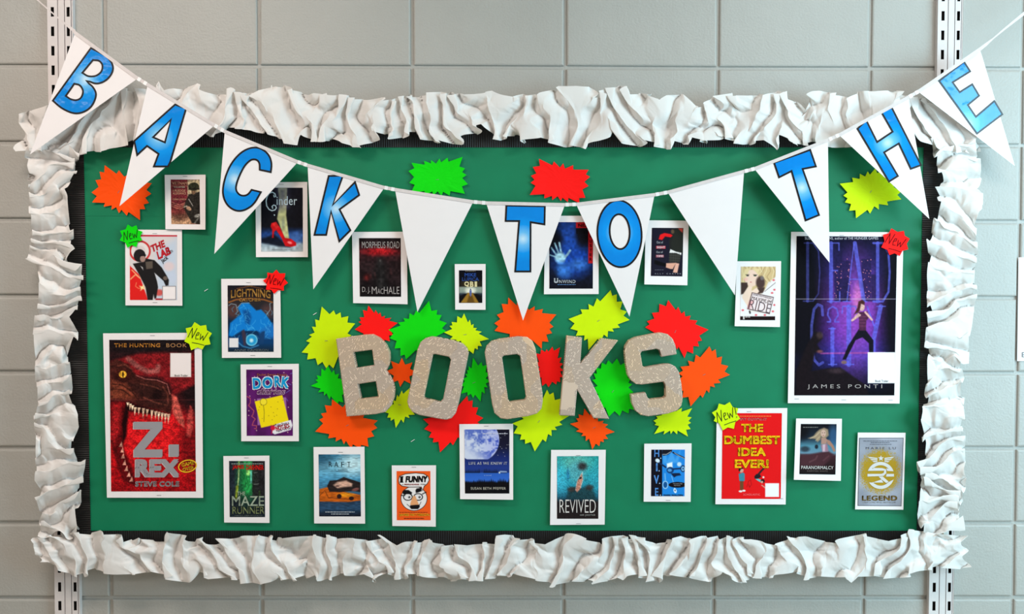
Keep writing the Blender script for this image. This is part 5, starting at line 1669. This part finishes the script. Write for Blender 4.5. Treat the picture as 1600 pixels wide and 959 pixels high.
# woman in gown
def a_gown(A):
    A.vgrad([(140, (18, 18, 22)), (330, (28, 40, 54)), (430, (76, 128, 146)), (520, (96, 130, 150)), (560, (60, 34, 40)), (680, (40, 24, 26)), (800, (22, 17, 18))])
    A.blob(560, 300, 60, 140, (50, 90, 130), 0.8, 1); A.blob(150, 210, 90, 130, (14, 13, 16), 0.9, 0.8)
    A.blob(190, 470, 60, 36, (36, 40, 48), 0.8, 0.7); A.blob(340, 440, 22, 28, (24, 26, 34), 0.9, 0.5)
    A.poly([(130, 540), (250, 540), (420, 505), (500, 500), (560, 540), (500, 620), (430, 690), (130, 690)], (68, 38, 44), 1, 14)
    A.line([(250, 640), (330, 600), (350, 560)], 12, (120, 80, 84), 0.6, 10); A.line([(430, 620), (500, 560)], 12, (110, 66, 72), 0.6, 10)
    A.poly([(395, 420), (480, 400), (495, 500), (420, 510)], (150, 110, 126), 1, 8); A.poly([(420, 410), (455, 405), (450, 500), (420, 500)], (206, 180, 190), 0.8, 8)
    A.poly([(470, 345), (510, 355), (560, 420), (590, 490), (565, 510), (530, 440), (480, 400)], (158, 116, 100), 1, 6)
    A.poly([(400, 320), (450, 310), (480, 350), (470, 400), (400, 410)], (166, 126, 112), 1, 8)
    A.poly([(380, 215), (440, 192), (490, 215), (500, 290), (470, 320), (440, 330), (400, 310), (390, 350), (350, 380), (330, 340), (230, 330), (300, 300), (340, 250)], (150, 128, 104), 1, 10)
    A.line([(260, 330), (330, 300), (380, 250)], 10, (206, 186, 150), 0.7, 6); A.line([(330, 360), (380, 310)], 10, (196, 176, 140), 0.7, 6)
    A.blob(430, 265, 34, 46, (196, 160, 144), 1, 0.3); A.blob(416, 258, 6, 4, (40, 30, 30)); A.blob(446, 258, 6, 4, (40, 30, 30)); A.blob(430, 295, 9, 4, (150, 70, 70))


def w_gown(L, ox, oy, s):
    b = boxer(ox, oy, s)
    mp = lambda X, Y: (X, Y + (X - 1278) * 0.012)
    L.text('PARANORMALCY', b(142, 690, 560, 732), (206, 200, 196), 0.0, map=mp, spacing=1.0)
    L.text('KIERSTEN WHITE', b(218, 748, 485, 766), (110, 96, 94), map=mp, spacing=1.2)
    L.greek(b(165, 180, 360, 194), (120, 118, 114), 9)


cover_sheet('white sheet printed with a blonde woman in a dark swirling gown',
            [(1244, 653.6), (1315.6, 654), (1313.8, 751.1), (1240.4, 749.3)], [(1251.4, 662.1), (1307.2, 662.4), (1305.4, 741.3), (1249, 740.6)],
            (1235, 645, 8.34), a_gown, w_gown, 0.011, -0.004, 0.002, staples=())


# silver emblem
def a_emblem(A):
    A.fill((150, 152, 164))
    A.mottle(120, 120, 2, 0.10)
    n_ = A.noise(8, 8, 3) * 0.6 + A.noise(3.5, 3.5, 4) * 0.7
    r_ = np.hypot((A.X - 318) / 215, (A.Y - 480) / 235)
    A.mix(np.clip((1.08 - r_ - (n_ - 0.62) * 0.55) * 6, 0, 1), (170, 136, 36))
    A.mix(np.clip((n_ - 0.9) * 6, 0, 1) * 0.5 * np.clip(1.7 - r_, 0, 1), (120, 112, 90))
    for p in ([(87, 110), (573, 110), (550, 858), (70, 855), (87, 110)],):
        A.line(p, 12, (66, 60, 66), 0.85, 3)


def w_emblem(L, ox, oy, s):
    b = boxer(ox, oy, s); c = (206, 203, 200)
    P_ = lambda pts: [(ox + x / s, oy + y / s) for x, y in pts]
    cx, cy, ro, ri = 322, 522, 148, 112
    arc = lambda a0, a1, r, n=22: [(cx + r * math.cos(math.radians(a0 + (a1 - a0) * i / n)), cy + r * math.sin(math.radians(a0 + (a1 - a0) * i / n))) for i in range(n + 1)]
    # broken ring: upper cap, lower cap, and the bars of the monogram between them
    L.poly([P_(arc(198, 342, ro) + [(392, 472), (385, 440)] + arc(322, 218, ri) + [(232, 440), (340, 442), (362, 470), (182, 472)])], c)
    L.poly([P_(arc(18, 162, ro) + [(185, 566), (330, 566), (352, 600), (235, 600)] + arc(142, 42, ri))], c)
    L.poly([P_([(178, 505), (330, 505), (355, 495), (362, 470), (340, 442), (382, 455), (384, 498), (352, 528), (178, 534)])], c)
    L.poly([P_([(388, 505), (468, 505), (468, 534), (380, 534)])], c)
    L.poly([P_([(300, 534), (345, 534), (410, 590), (385, 606), (330, 566)])], c)
    star = [(325 + (34 if k % 2 == 0 else 14) * math.sin(math.pi * k / 5), 335 - (34 if k % 2 == 0 else 14) * math.cos(math.pi * k / 5)) for k in range(10)]
    L.poly([P_(star)], c)
    for k in range(3):
        for sg in (-1, 1):
            L.poly([P_([(325 + sg * 38, 330 + 16 * k), (325 + sg * (145 - 24 * k), 318 + 24 * k), (325 + sg * (125 - 24 * k), 334 + 22 * k), (325 + sg * 40, 342 + 16 * k)])], c)
    L.text('MARIE LU', b(160, 212, 488, 236), (86, 84, 92), 0.0, spacing=1.5)
    L.greek(b(135, 140, 502, 151), (96, 96, 104), 6)
    L.greek(b(215, 157, 420, 167), (80, 80, 88), 7); L.greek(b(205, 177, 440, 187), (96, 96, 104), 8)
    for dx, cc, up in ((0, (66, 50, 24), 0.0), (4, (156, 120, 40), 0.0010)):
        L.text('LEGEND', b(120 + dx, 742 + dx, 504 - dx, 798 - dx), cc, 0.03 - 0.006 * dx, up=up, spacing=1.1)
    L.text('NEW YORK TIMES BESTSELLER', b(130, 810, 488, 824), (220, 218, 218), 0.01, spacing=1.1)


cover_sheet('white sheet printed with a silver winged emblem sprayed in gold',
            [(1340.4, 675.6), (1415, 675.9), (1411.4, 796.1), (1336.1, 795.6)], [(1342.4, 683.7), (1411.9, 683.7), (1408.6, 790.6), (1340, 790.1)],
            (1330, 668, 7.0), a_emblem, w_emblem, 0.002, 0.002, staples=())


# manga hair
def a_manga(A):
    A.fill((226, 214, 208))
    A.poly([(142, 130), (578, 130), (575, 260), (480, 330), (440, 420), (380, 470), (240, 420), (142, 360)], (206, 178, 130), 1, 8)
    rn = random.Random(3)
    for k in range(16):
        x = 160 + 26 * k
        A.line([(x, 130), (x + 30 * math.sin(k), 190), (x - 20 + 36 * math.cos(k * 1.3), 260), (x + 10, 320)], 7, (150, 116, 78) if k % 2 else (236, 220, 180), 0.7, 4)
    A.blob(275, 275, 88, 105, (232, 198, 180), 1, 0.15)
    A.poly([(195, 160), (250, 150), (225, 230), (190, 290), (165, 250)], (222, 198, 150), 1, 8); A.poly([(280, 150), (380, 160), (350, 230), (330, 200)], (222, 198, 150), 1, 8)
    A.blob(225, 243, 17, 9, (60, 60, 56)); A.blob(318, 243, 20, 10, (60, 70, 56)); A.line([(200, 232), (245, 230)], 4, (60, 46, 40)); A.line([(295, 230), (345, 234)], 4, (60, 46, 40))
    A.blob(265, 325, 12, 6, (190, 90, 90)); A.blob(200, 290, 26, 20, (236, 170, 160), 0.6, 1)
    A.poly([(142, 330), (220, 330), (230, 380), (180, 470), (142, 480)], (66, 50, 46), 1, 6); A.blob(385, 330, 56, 80, (76, 56, 52), 1, 0.4); A.blob(405, 275, 22, 26, (120, 110, 110), 0.8, 0.4)
    A.poly([(330, 400), (440, 390), (420, 460), (350, 470)], (70, 52, 48), 1, 8)
    A.poly([(165, 480), (240, 370), (285, 380), (270, 440), (300, 420), (340, 390), (370, 440), (300, 520), (240, 560), (230, 640), (142, 590)], (234, 204, 184), 1, 6)
    A.poly([(142, 500), (220, 620), (250, 700), (132, 640)], (228, 224, 226), 1, 6)
    A.poly([(400, 480), (572, 260), (574, 760), (132, 760), (136, 640), (260, 700), (500, 720)], (232, 224, 224), 1, 6)
    A.line([(440, 440), (575, 330)], 4, (70, 60, 56)); A.line([(250, 690), (255, 710)], 20, (60, 50, 50))
    for x, y in ((550, 300), (530, 460), (560, 420), (540, 690), (330, 735), (440, 735), (165, 675), (560, 610)):
        A.blob(x, y, 16, 12, (214, 70, 80), 0.8, 0.6)
    A.poly([(278, 452), (552, 512), (500, 724), (220, 662)], (60, 40, 42)); A.poly([(285, 462), (543, 519), (495, 713), (230, 655)], (232, 214, 214))
    A.poly([(222, 650), (250, 560), (300, 560), (250, 655)], (216, 90, 90), 0.5, 20)
    A.rect(125, 752, 580, 805, (30, 18, 18)); A.rect(168, 745, 186, 790, (220, 214, 210))


def w_manga(L, ox, oy, s):
    b = boxer(ox, oy, s)
    L.text('JAMES PATTERSON', b(285, 494, 525, 518), (96, 86, 92), 0.0, 13)
    L.text('MAXIMUM', b(275, 525, 520, 572), (70, 58, 62), -0.005, 13, 0.25)
    L.text('RIDE', b(245, 570, 515, 685), (84, 66, 74), -0.015, 13)
    L.greek(b(196, 753, 256, 768), (200, 190, 186), 5)


cover_sheet('white sheet printed with wavy blonde hair and a tilted title card',
            [(1151.3, 408.1), (1220.5, 407.9), (1218.8, 510.8), (1147.9, 509.5)], [(1157.8, 416.3), (1212.3, 416.3), (1211.1, 500.1), (1156.5, 499.9)],
            (1140, 400, 7.99), a_manga, w_manga, 0.007, 0.002, staples=())


# dark ghost
def a_ghost(A):
    A.vgrad([(130, (26, 23, 24)), (300, (60, 24, 28)), (420, (42, 28, 30)), (600, (34, 24, 26)), (832, (18, 15, 16))])
    A.blob(375, 290, 170, 46, (190, 26, 32), 0.8, 1.2)
    A.poly([(340, 360), (410, 360), (450, 480), (470, 760), (330, 760), (300, 560)], (28, 28, 28), 0.8, 40)
    A.line([(372, 400), (385, 520), (390, 700)], 30, (62, 58, 58), 0.5, 26)
    A.blob(375, 398, 10, 14, (96, 88, 86), 0.7, 1)
    for x, y in ((215, 590), (260, 540), (310, 545), (500, 500)):
        A.line([(x, y), (x + 10, y + 60)], 12, (84, 44, 44), 0.5, 12)
    A.blob(215, 600, 36, 40, (120, 26, 24), 0.5, 1.2)
    A.mottle(26, 26, 6, 0.35)


def w_ghost(L, ox, oy, s):
    b = boxer(ox, oy, s); c = (168, 160, 158)
    L.text('MORPHEUS', b(157, 172, 438, 250), c, -0.008); L.text('ROAD', b(460, 170, 606, 252), c, -0.008)
    L.text('THE LIGHT', b(248, 278, 515, 318), (130, 20, 26), 0.0, spacing=1.2)
    L.text('D. J.', b(160, 715, 255, 795), c, -0.008); L.text('M', b(275, 712, 335, 798), c, -0.008); L.text('AC', b(343, 735, 412, 798), c, -0.008); L.text('HALE', b(420, 712, 606, 798), c, -0.008)


cover_sheet('white sheet printed with a nearly black cover glowing dull red on top',
            [(550, 362.2), (635.4, 361.9), (636.9, 475.2), (551.8, 473.4)], [(560.9, 371.9), (626.1, 371.9), (626.7, 463.5), (562.3, 463.2)],
            (545, 355, 7.67), a_ghost, w_ghost, 0.003, 0.001, staples=())


# stadium tunnel
def a_tunnel(A):
    A.fill((14, 14, 20))
    A.blob(400, 430, 170, 70, (110, 90, 40), 0.5, 1.2)
    A.poly([(193, 485), (605, 485), (605, 600), (460, 600), (340, 600), (193, 600)], (150, 160, 146), 1, 14)
    A.blob(395, 555, 90, 60, (232, 230, 214), 0.95, 1.0)
    A.poly([(193, 600), (300, 590), (193, 700)], (70, 84, 96), 0.8, 30); A.poly([(605, 600), (490, 590), (605, 690)], (50, 64, 76), 0.8, 30)
    A.poly([(345, 590), (440, 590), (550, 768), (215, 768)], (150, 110, 40), 1, 8)
    A.poly([(370, 640), (430, 640), (470, 768), (330, 768)], (84, 58, 24), 0.8, 14)
    A.poly([(193, 640), (340, 600), (215, 768), (193, 768)], (18, 16, 18), 0.9, 14); A.poly([(605, 640), (445, 600), (550, 768), (605, 768)], (18, 16, 18), 0.9, 14)
    for k in range(9): A.line([(205 + 12 * k, 500), (205 + 12 * k, 580)], 3, (90, 110, 110), 0.6); A.line([(500 + 12 * k, 500), (500 + 12 * k, 580)], 3, (90, 110, 110), 0.6)
    A.blob(398, 530, 12, 14, (60, 70, 110)); A.poly([(380, 545), (415, 545), (418, 600), (405, 655), (392, 655), (378, 600)], (84, 96, 150), 1, 5)


def w_tunnel(L, ox, oy, s):
    b = boxer(ox, oy, s)
    L.text('MIKE', b(292, 243, 497, 305), (44, 76, 150), 0.03); L.text('LUPICA', b(247, 320, 545, 382), (44, 76, 150), 0.02)
    L.greek(b(305, 203, 485, 214), (150, 140, 120), 4)
    for ch, x0, x1 in (('Q', 288, 372), ('B', 388, 450), ('1', 470, 512)):
        L.text(ch, b(x0, 392, x1, 486), (222, 208, 160), 0.04)


cover_sheet('small white sheet printed with a player in a lit stadium tunnel',
            [(710.5, 412.5), (758.8, 412.3), (758.7, 483.9), (711.3, 483.7)], [(717.1, 422.1), (753.6, 422.1), (753.6, 473.1), (717.3, 473.1)],
            (700, 405, 11.28), a_tunnel, w_tunnel, 0.002, 0, res=2.2, staples=())


# schoolgirl
def a_skirt(A):
    A.fill((28, 26, 40))
    A.poly([(420, 180), (500, 150), (570, 160), (562, 480), (540, 490), (400, 440), (385, 320), (410, 260)], (38, 40, 36), 1, 8)
    A.line([(430, 180), (430, 250), (395, 330), (400, 440)], 26, (34, 34, 34), 1, 8); A.blob(428, 200, 22, 28, (110, 84, 64), 0.8, 0.8)
    A.poly([(500, 155), (565, 155), (560, 215), (540, 200)], (200, 70, 60), 0.9, 8)
    A.poly([(245, 300), (265, 240), (320, 218), (400, 232), (430, 250), (400, 275), (330, 262), (290, 310)], (226, 28, 32), 1, 5)
    A.poly([(400, 430), (470, 462), (545, 478), (540, 508), (470, 480), (385, 480)], (226, 222, 220), 1, 4)
    A.poly([(385, 480), (470, 482), (540, 508), (520, 610), (380, 605)], (54, 54, 50), 1, 5)
    for k in range(5): A.line([(395 + 30 * k, 480), (388 + 31 * k, 605)], 4, (30, 30, 30), 0.7)
    for k in range(3): A.line([(385, 510 + 32 * k), (525, 520 + 32 * k)], 4, (90, 90, 84), 0.6)
    A.poly([(345, 615), (475, 610), (430, 690), (400, 690), (340, 670)], (216, 160, 138), 1, 5); A.poly([(470, 612), (515, 620), (490, 740), (432, 735)], (220, 166, 146), 1, 5)
    A.poly([(190, 570), (220, 580), (340, 620), (340, 660), (230, 640), (185, 620)], (14, 13, 16), 1, 5)


def w_skirt(L, ox, oy, s):
    b = boxer(ox, oy, s); c = (170, 170, 180)
    L.text('Out of', b(218, 325, 302, 355), c); L.text('Out of', b(214, 455, 300, 482), c)
    L.poly([[(ox + x / s, oy + y / s) for x, y in ((212, 388), (335, 388), (335, 424), (212, 424))]], (196, 56, 76)); L.text('SIGHT', b(220, 392, 330, 420), (236, 220, 224), 0.03, up=0.0010)
    L.poly([[(ox + x / s, oy + y / s) for x, y in ((210, 505), (312, 505), (312, 538), (210, 538))]], (170, 90, 110)); L.text('TIME', b(216, 509, 306, 534), (236, 210, 214), 0.03, up=0.0010)
    L.text('ALLY CARTER', b(192, 745, 540, 760), (150, 150, 160), 0.0, spacing=1.8)
    L.greek(b(195, 698, 310, 706), (110, 110, 124), 3)


cover_sheet('white sheet printed with a schoolgirl in a plaid skirt and red scarf',
            [(1009, 344), (1076.1, 344.8), (1074, 445.6), (1006.8, 444.2)], [(1018.7, 355.8), (1067.8, 356.1), (1066.2, 431.7), (1016.9, 431)],
            (1000, 338, 8.41), a_skirt, w_skirt, 0.008, -0.001, 0.001, staples=())


# blue hand
def a_hand(A):
    A.vgrad([(120, (16, 18, 30)), (300, (14, 15, 24)), (600, (16, 26, 56)), (720, (18, 22, 40)), (858, (18, 18, 26))])
    A.blob(300, 200, 110, 160, (28, 62, 140), 0.85, 0.9); A.blob(360, 520, 190, 190, (24, 66, 164), 0.9, 0.9); A.blob(330, 350, 90, 120, (28, 66, 150), 0.8, 1)
    A.blob(170, 320, 70, 90, (14, 14, 20), 0.8, 0.8); A.blob(470, 270, 80, 130, (12, 12, 18), 0.9, 0.7)
    A.blob(260, 660, 80, 80, (50, 110, 200), 0.8, 1); A.blob(420, 590, 90, 60, (70, 130, 206), 0.6, 1.1)
    h_ = (150, 190, 206)
    A.blob(215, 515, 58, 62, h_, 1, 0.5)
    for p, w in (([(225, 450), (205, 350)], 20), ([(195, 455), (155, 355)], 18), ([(170, 480), (118, 405)], 17), ([(165, 505), (105, 485)], 14), ([(260, 520), (295, 480), (325, 435)], 24)):
        A.line(p, w, h_, 0.85, 6)
    A.poly([(180, 550), (250, 550), (290, 690), (215, 700)], (60, 120, 200), 0.6, 26)
    A.mottle(24, 24, 4, 0.2)
    A.rect(390, 118, 582, 186, (176, 24, 32)); A.rect(527, 186, 580, 578, (176, 24, 32)); A.rect(392, 190, 524, 250, (12, 12, 18), 0.9, 6)


def w_hand(L, ox, oy, s):
    b = boxer(ox, oy, s); c = (190, 196, 204)
    L.text('NEAL', b(415, 138, 560, 172), (40, 14, 18), 0.02)
    for k, ch in enumerate('SHUSTER'):
        L.text(ch, b(542, 215 + 50 * k, 566, 248 + 50 * k), (40, 14, 18), 0.02)
    L.text('U', b(147, 742, 192, 795), c, 0.06); L.text('NWIND', b(202, 762, 385, 796), c, 0.03, spacing=1.15)
    L.greek(b(185, 808, 388, 818), (90, 130, 180), 17)


cover_sheet('white sheet printed with a ghostly blue figure raising an open hand',
            [(852, 337), (935.1, 337), (935.4, 459.3), (849.9, 459.6)], [(858.4, 346.9), (926.7, 346.9), (926.3, 450.8), (858.4, 450.8)],
            (845, 330, 7.1), a_hand, w_hand, 0.001, 0, staples=())

# plain notice on the block wall past the ruffle
cover_sheet('plain white paper notice taped to the block wall beyond the board',
            [(1591.5, 402), (1716, 401), (1715, 562), (1589.3, 564)], None, (1560, 390, 5.05), None,
            lambda L, ox, oy, s: L.text('E', (1597, 550, 1602.5, 558), (120, 120, 124), 0.0), 0.001, 0, 0.0005, d0=0.0012, staples=(), name='wall_notice')
nt_ = [o for o in scene.objects if o.name == 'wall_notice'][0]
nt_['category'] = 'notice'
del nt_['group']


# ------------------------------------------------------------------ NEW badges
def badge(tips, mat, Dp, label, ang, excl=False, col=(28, 44, 28), size=1.0):
    lp, c = burst_loop(tips, 3.6)
    top = max(Dp(x, y) for x, y in lp) + 0.0014
    o, D = flat_card('new_badge', lp, c, float(top), mat, label, 'badge', 0.0012, 'hand-lettered badges')
    Lt = Lettering(lambda x, y: D(x, y))
    ca, sa = math.cos(math.radians(ang)), math.sin(math.radians(ang))
    R = (max(t[0] for t in tips) - min(t[0] for t in tips)) * 0.34 * size

    def mp(pts):
        return [(c[0] + ((u - 0.5) * 2 * R) * ca - (-(v_ - 0.35) * 1.5 * R) * sa, c[1] + ((u - 0.5) * 2 * R) * sa + (-(v_ - 0.35) * 1.5 * R) * ca) for u, v_ in pts]
    strokes = [[(0.0, 0.05), (0.08, 0.78), (0.22, 0.08), (0.32, 0.85)],
               [(0.38, 0.34), (0.50, 0.44), (0.50, 0.60), (0.42, 0.58), (0.38, 0.34), (0.42, 0.10), (0.56, 0.16)],
               [(0.60, 0.56), (0.66, 0.14), (0.74, 0.48), (0.82, 0.16), (0.95, 0.82)],
               [(0.30, -0.22), (0.62, -0.16), (0.95, -0.14)]]
    if excl:
        strokes += [[(1.06, 0.85), (1.04, 0.30)], [(1.03, 0.14), (1.03, 0.08)]]
    for st in strokes:
        Lt.stroke(mp(st), 1.0, col)
    Lt.build(o, 'handwriting', True)


flat = lambda d: (lambda x, y: d)
badge(T(185, 350, 7.1, [(105, 5), (200, 12), (268, 85), (264, 178), (200, 255), (100, 262), (15, 180), (18, 75)]), M['n_green'], flat(D_POSTER + 0.0006), 'neon green badge handwritten New on the running figure cover', -8)
badge(T(340, 420, 6.62, [(608, 8), (700, 45), (728, 145), (685, 225), (585, 258), (500, 215), (470, 120), (515, 38)]), M['n_red'], flat(D_POSTER + 0.001), 'neon red badge handwritten New on the blue wave cover', 14, col=(110, 10, 14))
badge(T(155, 500, 3.307, [(493, 10), (552, 25), (582, 68), (575, 125), (533, 152), (475, 155), (440, 110), (447, 42)]), M['n_yellow'], flat(D_POSTER + 0.002), 'neon yellow badge handwritten New on the red dinosaur cover', 18)
badge(T(1225, 350, 3.307, [(555, 22), (620, 35), (650, 75), (642, 130), (598, 165), (545, 160), (503, 120), (512, 55)]), M['n_red'], flat(D_POSTER + 0.002), 'neon red badge handwritten New on the purple city cover', 22, col=(90, 10, 14))
badge(T(1105, 620, 5.327, [(97, 55), (188, 42), (258, 95), (274, 180), (222, 265), (130, 278), (55, 200), (40, 130)]), M['n_yellow'], flat(D_POSTER + 0.001), 'neon yellow badge handwritten New with exclamation mark on the red comic cover', -14, True)

# loose staples left in the backing paper
rs_ = random.Random(21)
for x, y, wh in ((492, 490, 'above the large yellow starburst'), (645, 688, 'between the orange and red starbursts'), (548, 526, 'at the top of block letter B'), (700, 372, 'above the stadium tunnel cover'), (322, 453, 'between the running figure and blue wave covers')):
    V, Fc = plate([[(x - 3, y + 1.6), (x + 2.6, y - 1.9), (x + 3, y - 1.3), (x - 2.6, y + 2.2)]], lambda a, b: D_GREEN + 0.0022, 0.0008)
    tag(mesh_obj('staple', V, Fc, M['clip']), 'bare staple left in the green paper ' + wh, 'staple', 'loose staples in the backing paper')
